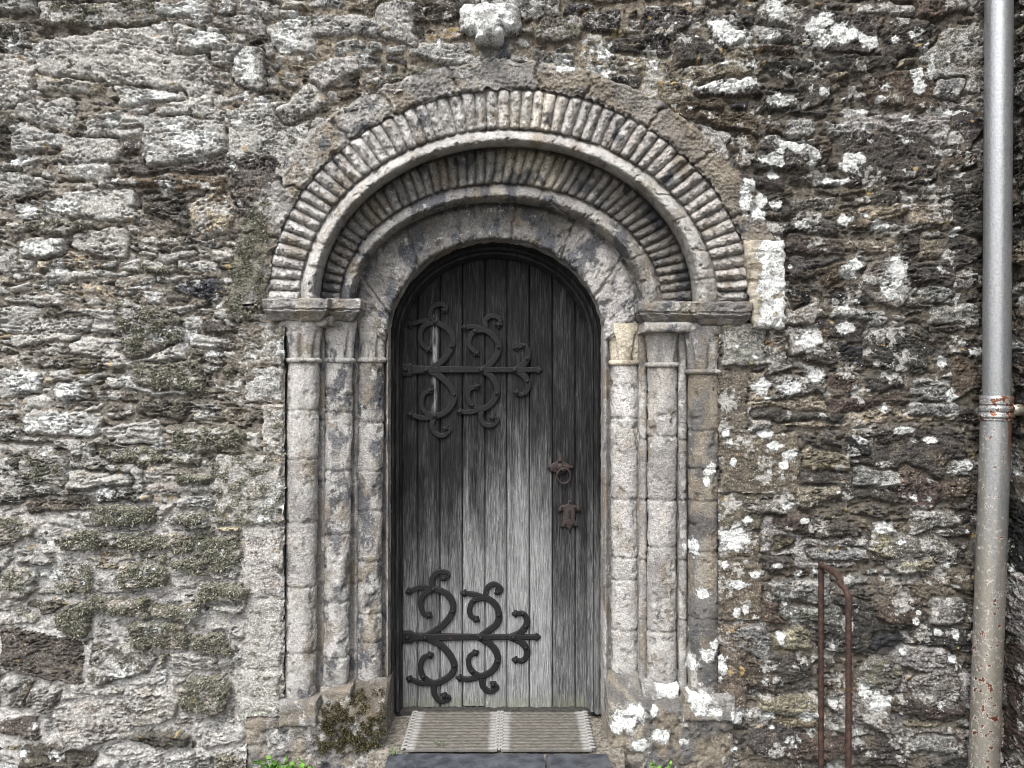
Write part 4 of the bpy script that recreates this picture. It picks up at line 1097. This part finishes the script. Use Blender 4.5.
door = empty('plank_door', P(495, 706, DD), 'weathered grey arched plank door with black scrolled iron hinges', 'door')
edges = [399, 417.5, 440, 462.5, 485, 507, 529.5, 552.5, 575.5, 592]
def boards():
    Vs, Fs, As = [], [], []; off = 0
    R = random.Random(5)
    tone = [0.0, -0.06, 0.0, 0.16, 0.20, 0.24, 0.30, -0.02, 0.0]
    for i in range(9):
        x0, x1 = edges[i], edges[i + 1]
        xs = np.concatenate([[x0 + 0.15, x0 + 0.3, x0 + 0.8], np.linspace(x0 + 2, x1 - 2, 13), [x1 - 0.8, x1 - 0.3, x1 - 0.15]])
        bot = 706.5 + R.uniform(-1.0, 1.2) + (x0 - 400) * 0.008
        cx, cy, a, b, _ = E7.c
        top = cy - (b + 8) * np.sqrt(np.clip(1 - ((xs - cx) / (a + 8)) ** 2, 0.02, 1))
        tt = np.linspace(0, 1, 250)
        X = xs[:, None] + 0 * tt; Y = top[:, None] + (bot - top)[:, None] * tt
        e = np.minimum(X - x0, x1 - X)
        d = DD + 3.5 * sst(1.0, 0.2, e) + 0.35 * n2(X / 9 + i * 7, Y / 60, 3) + 0.18 * n2(X / 1.6, Y / 22, 4) + R.uniform(-0.5, 0.5)
        d = d + 0.9 * sst(680, 707, Y) * n2(X / 2.2, Y / 14, 7)
        Y = Y + (tt > 0.995) * 1.0 * n2(X / 3.0, X * 0 + i, 9)
        # rain-bleached below, ragged along the grain; dark top also paints in arch shade
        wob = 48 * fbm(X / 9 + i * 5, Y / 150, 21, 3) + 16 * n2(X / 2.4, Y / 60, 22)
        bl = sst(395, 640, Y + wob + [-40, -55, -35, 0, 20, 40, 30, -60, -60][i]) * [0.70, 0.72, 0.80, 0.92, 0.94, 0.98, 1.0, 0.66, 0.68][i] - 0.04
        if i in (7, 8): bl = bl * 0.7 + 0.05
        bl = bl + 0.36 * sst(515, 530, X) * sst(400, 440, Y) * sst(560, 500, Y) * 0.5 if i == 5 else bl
        # old chalky drips beside the top hinge
        dr = np.exp(-((X - 434 - 2 * n2(Y / 30, X * 0, 8)) / 2.6) ** 2) * sst(285, 320, Y) * sst(425, 395, Y) * sst(-0.15, 0.25, n2(X / 2, Y / 22, 31) + 0.15)
        bl = bl + 0.95 * dr
        gr = 0.0 + 0.75 * sst(672, 706, Y) + 0.5 * np.exp(-((X - 431) / 8) ** 2 - ((Y - 562) / 16) ** 2) - 0.15
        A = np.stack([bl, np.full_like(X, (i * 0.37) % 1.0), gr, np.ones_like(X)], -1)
        Pw = P(X, Y, d, DD)
        f = grid_faces(*X.shape)[:, ::-1] + off
        Vs.append(Pw.reshape(-1, 3)); Fs.append(f); As.append(A.reshape(-1, 4)); off += X.size
    V_ = np.concatenate(Vs); F_ = np.concatenate(Fs)
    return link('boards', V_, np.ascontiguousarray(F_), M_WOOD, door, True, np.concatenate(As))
boards()
bk = P(np.array([396, 596]), np.array([712, 252]), DD + 6, DD)
v, f = box(bk[0][0], bk[1][0], (DD + 5) * S, (DD + 14) * S, bk[0][2], bk[1][2])
link('backing', v, f, M_HOLE, door, False)

# iron hinges
HD = DD - 0.6
def flat_bar(pts, w, th=2.0, n=6, smooth=True):
    """flat iron bar on the door; pts photo px; w width px (scalar or per end)"""
    c = catmull(pts, n) if smooth else np.asarray(pts, float)
    T = np.gradient(c, axis=0); T /= np.linalg.norm(T, axis=1)[:, None] + 1e-9
    N = np.stack([-T[:, 1], T[:, 0]], -1)
    ww = np.interp(np.linspace(0, 1, len(c)), np.linspace(0, 1, np.size(w)), np.atleast_1d(w)) / 2
    sec = [(-1, 0), (-1, .72), (-.7, 1), (.0, 1.0), (.7, 1), (1, .72), (1, 0)]
    V = np.stack([P(c[:, 0] + N[:, 0] * ww * s, c[:, 1] + N[:, 1] * ww * s, HD - th * z, DD) for s, z in sec], 1)
    m = len(sec)
    f = [tuple(q) for q in grid_faces(len(c), m)]
    f.append(tuple(range(m))); f.append(tuple((len(c) - 1) * m + j for j in range(m))[::-1])
    return V.reshape(-1, 3), f
def disc(x, y, r, th, dome=0.6, n=14, d=HD):
    rings = [(1.0, 0), (1.0, 0.55), (0.8, 0.9), (0.4, 1.0 + 0.0 * dome)]
    V = []; f = []
    for rr, z in rings:
        a = np.arange(n) * 2 * np.pi / n
        V.append(P(x + r * rr * np.cos(a), y + r * rr * np.sin(a), d - th * z, DD))
    V.append(P(np.array([x]), np.array([y]), d - th * 1.05, DD))
    V = np.concatenate(V)
    for k in range(len(rings) - 1):
        for j in range(n): f.append((k * n + j, k * n + (j + 1) % n, (k + 1) * n + (j + 1) % n, (k + 1) * n + j))
    o = (len(rings) - 1) * n
    for j in range(n): f.append((o + j, o + (j + 1) % n, len(V) - 1))
    return V, f
def trefoil(x, y, ang, r=2.7):
    ps = [disc(x, y, r, 2.4)]
    for a in (ang, ang + 100, ang - 100):
        ps.append(disc(x + 2.2 * math.cos(math.radians(a)), y + 2.2 * math.sin(math.radians(a)), 1.7, 2.2))
    return join(ps)
def hinge(tr, strap, scrolls, rivets, fin):
    """coordinates in the zoomed tracing; tr maps them to photo px"""
    t = lambda L: [tr(*p) for p in L]
    x0, y0 = tr(*strap[0]); x1, y1 = tr(*strap[1])
    xb = x0 + 10
    parts = [flat_bar([(x0 - 1, y0), (xb - 1, y0), (xb + 1.5, y0), (x0 + 40, y0), ((x0 + x1) / 2 + 12, (y0 + y1) / 2), (x1, y1)], [12.5, 12.5, 8.5, 7.0, 6.0, 5.0], 2.3, 8)]
    parts.append(trefoil(x1 + 1, y1, 0, 3.2))
    for s in fin: parts.append(flat_bar(t(s), [5, 8, 5], 2.6, 4))
    v, f = join(parts)
    h = link('strap_hinge', v, f, M_IRON, door, False)
    for main, brs in scrolls:
        ps = []
        c = t(main)
        ps.append(flat_bar(c, [6.3, 6.6, 5.5, 4.6], 2.2))
        e = c[-1]; ps.append(trefoil(e[0], e[1], math.degrees(math.atan2(c[-1][1] - c[-2][1], c[-1][0] - c[-2][0]))))
        for b in brs:
            c = t(b); ps.append(flat_bar(c, [5.4, 5.2, 4.3], 2.0))
            e = c[-1]; ps.append(trefoil(e[0], e[1], math.degrees(math.atan2(c[-1][1] - c[-2][1], c[-1][0] - c[-2][0]))))
        v, f = join(ps); link('scroll', v, f, M_IRON, h, False)
        for q in (main[len(main) // 3], main[len(main) // 2 + 1], main[-1]) + tuple(b[-1] for b in brs):
            x, y = tr(*q); v, f = disc(x, y, 1.75, 2.3, d=HD - 1.7); link('rivet', v, f, M_IRON, h)
    for q in rivets:
        x, y = tr(*q); v, f = disc(x, y, 2.2, 2.6, d=HD - 2.0); link('rivet', v, f, M_IRON, h)
    return h
tA = lambda x, y: (380 + x / 3.842, 280 + y / 3.84)
hinge(tA, [(88, 344), (605, 345)], [
  ([(185,345),(215,330),(250,300),(275,255),(280,222),(260,188),(212,164),(170,178),(155,212),(163,248),(188,268)],
   [[(215,164),(170,157),(115,172)], [(205,164),(193,135),(203,105),(232,93),(256,103),(247,118)]]),
  ([(390,345),(415,330),(445,295),(456,258),(446,228),(408,195),(366,198),(346,222),(345,255),(372,282)],
   [[(405,194),(365,180),(325,182)], [(405,190),(405,155),(430,138),(460,150),(457,172)]]),
  ([(185,347),(230,370),(268,405),(286,440),(280,470),(255,505),(212,522),(172,505),(160,470),(170,438),(195,424)],
   [[(215,523),(165,530),(118,516)], [(210,525),(200,558),(215,588),(242,597),(266,578),(252,570)]]),
  ([(390,347),(425,368),(448,405),(449,435),(430,472),(395,494),(355,480),(338,450),(345,420),(372,408)],
   [[(395,494),(345,507),(308,505)], [(392,495),(387,530),(405,555),(435,556),(452,535),(434,530)]]),
  ([(520,345),(548,328),(566,302),(568,272),(552,252),(524,260)], []),
  ([(520,347),(548,364),(566,388),(568,415),(550,440),(524,432)], [])],
  [(100,345),(178,346),(390,346),(518,346)], [[(165,345),(195,345),(225,345)], [(378,346),(405,346),(430,346)], [(510,346),(530,346),(552,346)]])
tB = lambda x, y: (380 + x / 3.367, 540 + y / 3.367)
hinge(tB, [(78, 325), (525, 325)], [
  ([(150,325),(185,305),(222,275),(245,238),(243,205),(222,178),(180,165),(146,185),(138,215),(146,243),(165,252)],
   [[(182,165),(140,158),(98,172)], [(178,163),(176,128),(200,105),(230,113),(215,127)]]),
  ([(335,325),(362,306),(392,282),(400,250),(388,215),(355,194),(318,202),(303,225),(305,252),(325,266)],
   [[(355,194),(318,182),(284,178)], [(354,190),(362,160),(385,147),(409,165),(396,174)]]),
  ([(150,327),(195,345),(232,380),(250,420),(236,455),(185,480),(146,458),(137,422),(148,394),(170,386)],
   [[(188,480),(140,480),(100,466)], [(182,482),(184,518),(205,541),(234,530),(216,522)]]),
  ([(335,327),(366,345),(390,372),(396,405),(378,438),(340,456),(310,440),(298,410),(304,388),(322,378)],
   [[(342,456),(302,467),(268,463)], [(340,458),(346,490),(370,508),(394,495),(381,484)]]),
  ([(440,325),(470,312),(491,288),(494,264),(480,246),(456,247)], []),
  ([(440,327),(470,338),(491,360),(494,385),(480,405),(456,402)], [])],
  [(93,325),(153,326),(340,326),(450,326)], [[(130,325),(155,325),(185,325)], [(325,326),(345,326),(370,326)], [(432,326),(452,326),(475,326)]])

# ring handle
def star_plate(pts, th, d=HD):
    n = len(pts); pts = np.asarray(pts, float); c = pts.mean(0)
    V = np.concatenate([P(pts[:, 0], pts[:, 1], d, DD), P(pts[:, 0], pts[:, 1], d - th * 0.7, DD), P(c[0] + (pts[:, 0] - c[0]) * 0.85, c[1] + (pts[:, 1] - c[1]) * 0.85, d - th, DD)])
    f = []
    for k in range(2):
        for j in range(n): f.append((k * n + j, k * n + (j + 1) % n, (k + 1) * n + (j + 1) % n, (k + 1) * n + j))
    f.append(tuple(2 * n + j for j in range(n)))
    return V, f
pl = [(546.5,467),(550,466),(553,462.5),(556,462),(558,458),(559.8,451.5),(561.5,458),(564,461.5),(567,463),(570,465.5),(573.8,466.5),(570,468.5),(567,470.5),(565,473),(562,474),(559,475),(556,473.5),(553,471.5),(551,472.5),(549,470)]
v, f = star_plate(pl, 1.6)
v, f = join([(v, f), disc(559.8, 466.5, 3.6, 4.2, d=HD - 1.2), disc(559.8, 460, 2.2, 2.6, d=HD - 1.0), disc(548.5, 467.2, 1.5, 1.6, d=HD - 1), disc(571.5, 466.8, 1.5, 1.6, d=HD - 1)])
ph_ = link('ring_handle', v, f, M_RUST, door)
a = np.linspace(0, 2 * np.pi, 41)
ringp = P(563.5 + 6.6 * np.cos(a), 475.5 + 7.6 * np.sin(a), DD - 5.0 + 1.2 * np.sin(a), DD)
v, f = tube(ringp, 1.15 * S, 8, False); link('ring', v, f, M_RUST, ph_)
v, f = tube(P(np.array([560.5, 561.5, 562.5, 563.5]), np.array([466.5, 468, 469.5, 471]), np.array([DD - 4, DD - 6.2, DD - 6.6, DD - 5.2]), DD), 1.3 * S, 8); link('staple', v, f, M_RUST, ph_)
# lock plate
lp = [(562,508),(558.5,511.5),(557,510.5),(559,507),(562,504.6),(566,504.5),(568,503),(568.4,500.5),(569.8,500),(571.2,500.6),(571.4,503),(573,504.5),(576,505),(579,508),(581,511.5),(578.5,511.5),(576,508.5),(575.5,514),(575,519),(577.5,524.5),(578,527),(574,526),(571.5,527),(569.5,532.5),(567.5,528),(565,526.5),(560,527),(562.5,522),(563.5,516)]
v, f = star_plate(lp, 1.8)
lk = link('lock_plate', v, f, M_RUST, door)
for (x, y) in ((562, 507.3), (575.6, 507.3), (565.4, 523.5), (572.6, 523.5), (569.8, 502)):
    v, f = disc(x, y, 0.95, 1.4, n=10, d=HD - 1.8); link('rivet', v, f, M_IRON, lk)
v, f = join([disc(569.6, 511.5, 1.7, 0.25, d=HD - 1.85), star_plate([(568.7, 512), (570.5, 512), (570.9, 518), (568.3, 518)], 0.25, HD - 1.85)])
link('keyhole', v, f, M_HOLE, lk)

# ------------------------------------------------------------------ sill, step, mat
ZS = ZC - 360 * S           # top of the step
def slab(name, x0, x1, d0, d1, z0, z1, mat, parent, label=None, nzv=0.6, seed=1, step=2.4):
    a = np.arange(x0, x1 + .1, step); b = np.concatenate([[d0, d0, d0 + 0.6], np.arange(d0 + 2, d1, step)])
    Xa, Db = np.meshgrid(a, b, indexing='ij')
    z = np.zeros_like(Xa) + z1 / 1.0
    z[:, 0] = z0; z[:, 1] = z1 - 0.8 * S
    z = z + (np.arange(len(b)) > 1)[None] * nzv * S * (fbm(Xa / 22, Db / 18, seed, 3) + 0.4 * n2(Xa / 4, Db / 4, seed + 1))
    e = np.minimum(Xa - x0, x1 - Xa); z = z - np.where((e < 0.5) & (np.arange(len(b)) > 0)[None], 1.0 * S, 0)
    Y = Db * S + np.where((np.arange(len(b)) < 2)[None], 0.8 * S * n2(Xa / 9, 0 * Xa, seed + 3), 0)
    V = np.stack([Xa * S, Y, z], -1)
    f = grid_faces(*Xa.shape); W = V.reshape(-1, 3)
    if np.cross(W[f[-1, 1]] - W[f[-1, 0]], W[f[-1, 3]] - W[f[-1, 0]])[2] < 0: f = np.ascontiguousarray(f[:, ::-1])
    o = link(name, W, f, mat, parent, True)
    return o
stp = empty('door_step', (-0.05, -0.1, 0), 'dark blue slate doorstep of two flagstones below the ribbed mat', 'step')
slab('slate_slab', -120, 32.0, -62, -17.5, 0.0, ZS, M_SLATE, stp, seed=3)
slab('slate_slab', 33.0, 94, -62, -17.5, 0.0, ZS - 0.002, M_SLATE, stp, seed=5)
slab('sill_bed', -142, 112, -17, 92, 0.02, ZS - 0.012, M_SAND, stp, seed=7, nzv=1.6)
# threshold strip, its dark colour stands in for shade under the door
slab('threshold', -136, 106, 70, 96, ZS - 0.02, ZS + 0.012, M_GAPSHADE, stp, seed=9, nzv=1.6, step=1.6)
mat = empty('door_mat', (-0.05, 0.1, ZS), 'ribbed metal doormat in two worn panels on the doorstep', 'doormat')
NR = 13
def matsheet(name, xa, xb, mt, lift=0.0, n=None, par=None):
    xs = np.arange(xa, xb + 0.01, (xb - xa) / max(3, int((xb - xa) / 1.5)))
    ds = np.linspace(-16, 69, NR * 12 + 1)
    Xa, Db = np.meshgrid(xs, ds, indexing='ij')
    fr = (Db + 16) / 85 * NR
    z = ZS + 0.004 + 0.0085 * np.abs(np.sin(np.pi * fr)) ** 0.6 + lift + 0.0015 * n2(Xa / 30, Db / 20, 4) + 0.0009 * n2(Xa / 5, Db / 3, 6)
    z[:, 0] = ZS; z[:, -1] = ZS
    A = np.stack([0.9 * np.maximum(sst(17, 1, Xa - xa), sst(16, 2, xb - Xa)), sst(0.62, 0.2, np.abs(np.sin(np.pi * fr))), 0 * Xa, 0 * Xa + 1], -1)
    V = np.stack([Xa * S, Db * S, z], -1)
    f = grid_faces(*Xa.shape); W = V.reshape(-1, 3)
    if np.cross(W[f[5, 1]] - W[f[5, 0]], W[f[5, 3]] - W[f[5, 0]])[2] < 0: f = np.ascontiguousarray(f[:, ::-1])
    return link(name, W, f, M_MAT, mat, True, A)
matsheet('ribbed_panel', -104, -14.5, None); matsheet('ribbed_panel', -11, 78, None)
# woven ends: short loops over each rib
def loops(xa, xb, stagger):
    ps = []
    for i in range(NR):
        dc = -16 + 85 / NR * (i + 0.5)
        for q in (0,):
            xo = (1.2 if i % 2 else -1.2) * stagger
            pts = np.array([(xa + xo, dc - 2.0, 0.003), (xa + xo + 0.7, dc, 0.0105), ((xa + xb) / 2 + xo * .5, dc, 0.0115), (xb + xo - .7, dc, 0.0105), (xb + xo, dc + 2.0, 0.003)])
            c = catmull(pts, 4)
            ps.append(tube(np.stack([c[:, 0] * S, c[:, 1] * S, ZS + c[:, 2]], -1), 1.5 * S, 7))
    return join(ps)
for (xa, xb) in ((-108, -102), (-16.5, -12.6), (-12.9, -9), (76, 82)):
    v, f = loops(xa, xb, 0.0); link('woven_edge', v, f, M_MAT, mat, True, np.tile([0.75, 0.1, 0, 1], (len(v), 1)))

# ------------------------------------------------------------------ drainpipe
pipe = empty('drainpipe', P(984, 800, -20), 'grey painted iron drainpipe with peeling paint running down beside the corner', 'drainpipe')
def pipe_axis(y): return np.interp(y, [-330, 0, 400, 820], [1004, 999, 996.5, 982])
def pipe_part(name, y0, y1, r, rust, prof=None, rows=4.0, scar=0.0, dx=0.0):
    yy = np.arange(y0, y1 + .1, rows); na = 40
    th = np.linspace(0, 2 * np.pi, na, endpoint=False)
    TH, YY = np.meshgrid(th, yy, indexing='ij')
    dc = -24.0; kf = 1 + dc / F
    rr = (prof(YY) if prof else r + 0 * YY) * kf
    cx = 512 + (pipe_axis(YY) + dx - 512) * kf
    X = (cx - 512 + rr * np.sin(TH)) * S
    Y = (dc - rr * np.cos(TH)) * S
    Z = ZC + (384 - YY) * kf * S
    A = np.stack([rust(YY), sst(330, 700, YY) * 0.8 + 0.05 + 0 * YY, scar * np.exp(-((TH - 0.75) / 0.5) ** 2) * np.exp(-np.clip(YY - 418, 0, 400) / 60.0), np.ones_like(YY)], -1)
    f = grid_faces(na, len(yy), True)
    W = np.stack([X, Y, Z], -1).reshape(-1, 3)
    return link(name, W, np.ascontiguousarray(f[:, ::-1]), M_PIPE, pipe, True, A)
pipe_part('upper_pipe', -330, 404, 12.4, lambda y: -0.15 + 0.22 * sst(250, 400, y))
pipe_part('lower_pipe', 416, 806, 13.5, lambda y: 0.29 + 0.17 * sst(470, 740, y), scar=1.0)
def cprof(y):
    yy = [395.5, 396, 398, 404, 405, 406.5, 408, 411, 412, 413, 416, 417, 418.2, 419.6, 420.4, 421, 422]
    rr = [12.2, 14.0, 14.8, 14.8, 13.6, 15.4, 15.7, 15.2, 14.4, 14.9, 15.7, 15.4, 14.3, 14.5, 14.0, 13.4, 13.0]
    return np.interp(y, yy, rr)
pipe_part('collar', 395.5, 422, 17, lambda y: 0.52 + 0 * y, cprof, 0.5, 1.0)
# fixing ear with a bolt, running from the collar to the return wall
ea = P(np.array([1010, 1018, 1026]), np.array([410, 410, 411]), np.array([-24, -22, -20]))
v, f = tube(ea, np.array([5.2, 6.0, 6.0]) * S, 12)
o = link('bracket_ear', v, f, M_PIPE, pipe, True, np.tile([0.35, 1.0, 0.35, 1], (len(v), 1)))

v, f = disc(1018, 410, 3.4, 3.0, n=12, d=-27)
link('bolt', v, f, M_RUST, o)

# ------------------------------------------------------------------ rusty hoop rail
def rail():
    # a bar standing at the wall, bent over and down again 28 cm out
    x0, dA = 821.0, -4.0
    top = P(821, 566, dA); zt = top[2]; xw = top[0]
    out = -70.0
    xo = (848.5 - 512) * (1 + out / F) * S
    pts = [(xw, dA * S, 0.0), (xw, dA * S, 0.4), (xw, dA * S, zt - 0.03), (xw + 0.0005, dA * S - 0.004, zt - 0.006), (xw + 0.002, dA * S - 0.016, zt + 0.002),
           (xw + 0.012, dA * S - 0.08, zt - 0.002), ((xw + xo) / 2 + .006, (dA + out) / 2 * S - .04, zt - 0.012), (xo - 0.003, out * S + 0.06, zt - 0.018), (xo - 0.001, out * S + 0.025, zt - 0.026), (xo, out * S + 0.004, zt - 0.05), (xo, out * S, zt - 0.09), (xo, out * S, 0.4), (xo, out * S, 0.0)]
    c = catmull(pts, 7)
    r = 0.0105 + 0.0006 * n2(np.arange(len(c)) / 3.0, np.zeros(len(c)), 3)
    v, f = tube(c, r, 12)
    o = link('hoop_rail', v, f, M_RAIL)
    tag(o, 'thin rusty iron hoop rail standing in front of the dark rubble wall', 'rail')
rail()

# ------------------------------------------------------------------ ground
gx = np.concatenate([np.linspace(-40, -4, 10)[:-1], np.linspace(-4, 4, 60), np.linspace(4, 40, 10)[1:]])
gy = np.concatenate([np.linspace(-60, -4, 12)[:-1], np.linspace(-4, 0.4, 40), np.linspace(0.4, 20, 8)[1:]])
GX, GY = np.meshgrid(gx, gy, indexing='ij')
GZ = 0.012 * fbm(GX * 1.5, GY * 1.5, 5, 3)
gf = grid_faces(*GX.shape)
o = link('ground', np.stack([GX, GY, GZ], -1), gf, M_GROUND); tag(o, kind='structure', label='gravelly ground along the foot of the wall', cat='ground')

# ------------------------------------------------------------------ growth: lichen tufts, moss, weeds
def tufts(points, normals_out, size, mat, name, label, cat, seed, blades=4):
    r = np.random.default_rng(seed); n = len(points)
    Vv = []; 
    P0 = np.repeat(points, blades, 0); m = len(P0)
    s = size * r.uniform(0.5, 1.3, m)
    dirv = r.normal(size=(m, 3)); dirv[:, 1] = -np.abs(dirv[:, 1]) * 0.9 - 0.25; dirv[:, 2] -= 0.15
    dirv /= np.linalg.norm(dirv, axis=1)[:, None]
    side = np.cross(dirv, r.normal(size=(m, 3))); side /= np.linalg.norm(side, axis=1)[:, None]
    w = s * r.uniform(0.16, 0.30, m)
    b = P0 + r.normal(size=(m, 3)) * size * 0.35; b[:, 1] += size * 0.2
    bend = r.normal(size=(m, 3)) * 0.3
    mid = b + dirv * (s * 0.55)[:, None] + bend * (s * 0.2)[:, None]
    tip = b + dirv * s[:, None] + bend * (s * 0.7)[:, None]
    V = np.stack([b - side * w[:, None] * .6, b + side * w[:, None] * .6, mid + side * w[:, None], mid - side * w[:, None], tip + side * w[:, None] * .35, tip - side * w[:, None] * .35], 1)
    k = np.arange(m)[:, None] * 6
    f = np.concatenate([k + np.array([[0, 1, 2, 3]]), k + np.array([[3, 2, 4, 5]])])
    o = link(name, V.reshape(-1, 3), f, mat, None, False)
    tag(o, label, cat, kind='stuff')
    return o
GRf = WB[..., 3] + 0.34 * fbm(U / 8, V / 6, 301, 4)
cand = np.argwhere((GRf > 0.53) & keepv & (U > -20) & (U < 330) & (V > -15) & (V < 765))
sel = cand[np.random.default_rng(9).random(len(cand)) < 0.24]
pts = POS[sel[:, 0], sel[:, 1]]
# the same growth on the hood, where it meets the wall
r9 = np.random.default_rng(10)
hx = r9.uniform(228, 268, 1500); hy = r9.uniform(195, 318, 1500)
ok = (in_ell(E0, hx, hy, -2) < 1) & (in_ell(E1, hx, hy, 4) > 1) & (fbm(hx / 14, hy / 12, 305, 3) > -0.12)
pts = np.concatenate([pts, P(hx[ok], hy[ok], -2.5, 0)])
tufts(pts, None, 0.0085, M_TUFT, 'lichen', 'bushy grey-green lichen tufts spread over the pale stones', 'lichen', 3, 7)
mx = r9.uniform(316, 386, 5200); my = r9.uniform(700, 752, 5200)
dens = np.exp(-(((mx - 350) / 36) ** 4) - (((my - 724) / 25) ** 4)) * (fbm(mx / 13, my / 10, 311, 3) > -0.02 + 0.25 * np.exp(-((mx - 345) / 12) ** 2 - ((my - 722) / 9) ** 2))
ok = r9.random(5200) < dens
md_ = np.where(my < 715, 44 * ((715 - np.minimum(my, 715)) / 22) ** 0.8, 0) - 4
tufts(P(mx[ok], my[ok], md_[ok], 0), None, 0.010, M_MOSS, 'moss', 'dark brown-green moss cushion on the ledge beside the door', 'moss', 5, 3)

def weed(name, px, d, z0, nst, size, seed, label, group=None, spread=1.0):
    R = np.random.default_rng(seed)
    x = (px - 512) * (1 + d / F) * S
    e = empty(name, (x, d * S, z0), label, 'plant', group)
    st, lf = [], []
    for i in range(nst):
        a = R.uniform(0, 2 * np.pi); l = size * R.uniform(0.55, 1.0)
        dirv = np.array([math.cos(a) * 0.55 * spread, -abs(math.sin(a)) * 0.45, 1.0]); dirv /= np.linalg.norm(dirv)
        b = np.array([x + R.uniform(-.3, .3) * size * spread, d * S + R.uniform(-.15, .0) * size, z0])
        t = np.linspace(0, 1, 5)[:, None]
        c = b + dirv * l * t + np.array([math.cos(a), 0, -0.4]) * (t ** 2) * l * 0.25
        st.append(tube(c, np.linspace(0.0016, 0.0007, 5) * (size / 0.1) ** .3, 5))
        for j in range(R.integers(5, 9)):
            q = c[0] + (c[-1] - c[0]) * R.uniform(0.35, 1.0) + R.normal(size=3) * size * 0.04
            u = R.normal(size=3); u[1] -= 0.5; u[2] += 0.3; u /= np.linalg.norm(u)
            sd = np.cross(u, R.normal(size=3)); sd /= np.linalg.norm(sd); nn = np.cross(u, sd)
            L_ = size * R.uniform(0.13, 0.24); w = L_ * R.uniform(0.32, 0.46)
            tt = [(0, 0), (.25, .8), (.55, 1), (.82, .65), (1.0, 0.05)]
            V = []
            for tq, ww in tt:
                m_ = q + u * L_ * tq + nn * L_ * 0.18 * tq * tq
                V += [m_ - sd * w * ww + nn * w * .25 * ww, m_, m_ + sd * w * ww + nn * w * .25 * ww]
            lf.append((np.array(V), [tuple(z) for z in grid_faces(5, 3)]))
    v, f = join(st); link('stem', v, f, M_LEAF, e)
    v, f = join(lf); link('foliage', v, f, M_LEAF, e)
zf = lambda y, d: ZC + (384 - y) * (1 + d / F) * S
weed('weed', 282, -8, zf(778, -8), 22, 0.125, 3, 'bright green leafy weed at the wall foot below the plinth', spread=1.6)
weed('weed', 664, -8, zf(776, -8), 5, 0.085, 5, 'small green weed sprouting below the white lichen patches', spread=1.0)
weed('weed', 640, -8, zf(776, -8), 3, 0.05, 15, 'tiny weed at the plinth foot near the doorstep edge', spread=0.8)
weed('weed', 112, -6, zf(776, -6), 4, 0.05, 7, 'few green leaves low against the pale rubble wall', spread=2.0)
weed('weed', 441, -8, ZS + 0.008, 3, 0.028, 8, 'single tiny green seedling growing through the doormat ribs', spread=1.0)
weed('weed', 473, -10, ZS + 0.008, 2, 0.016, 11, 'flat dark seedling on the middle of the doormat', spread=1.6)
weed('weed', 392, -22, ZS, 3, 0.03, 9, 'small weed in the corner of the slate step', spread=1.5)
weed('weed', 398, -8, ZS - 0.008, 3, 0.022, 10, 'low weed in the crumbled mortar beside the doormat', spread=1.5)
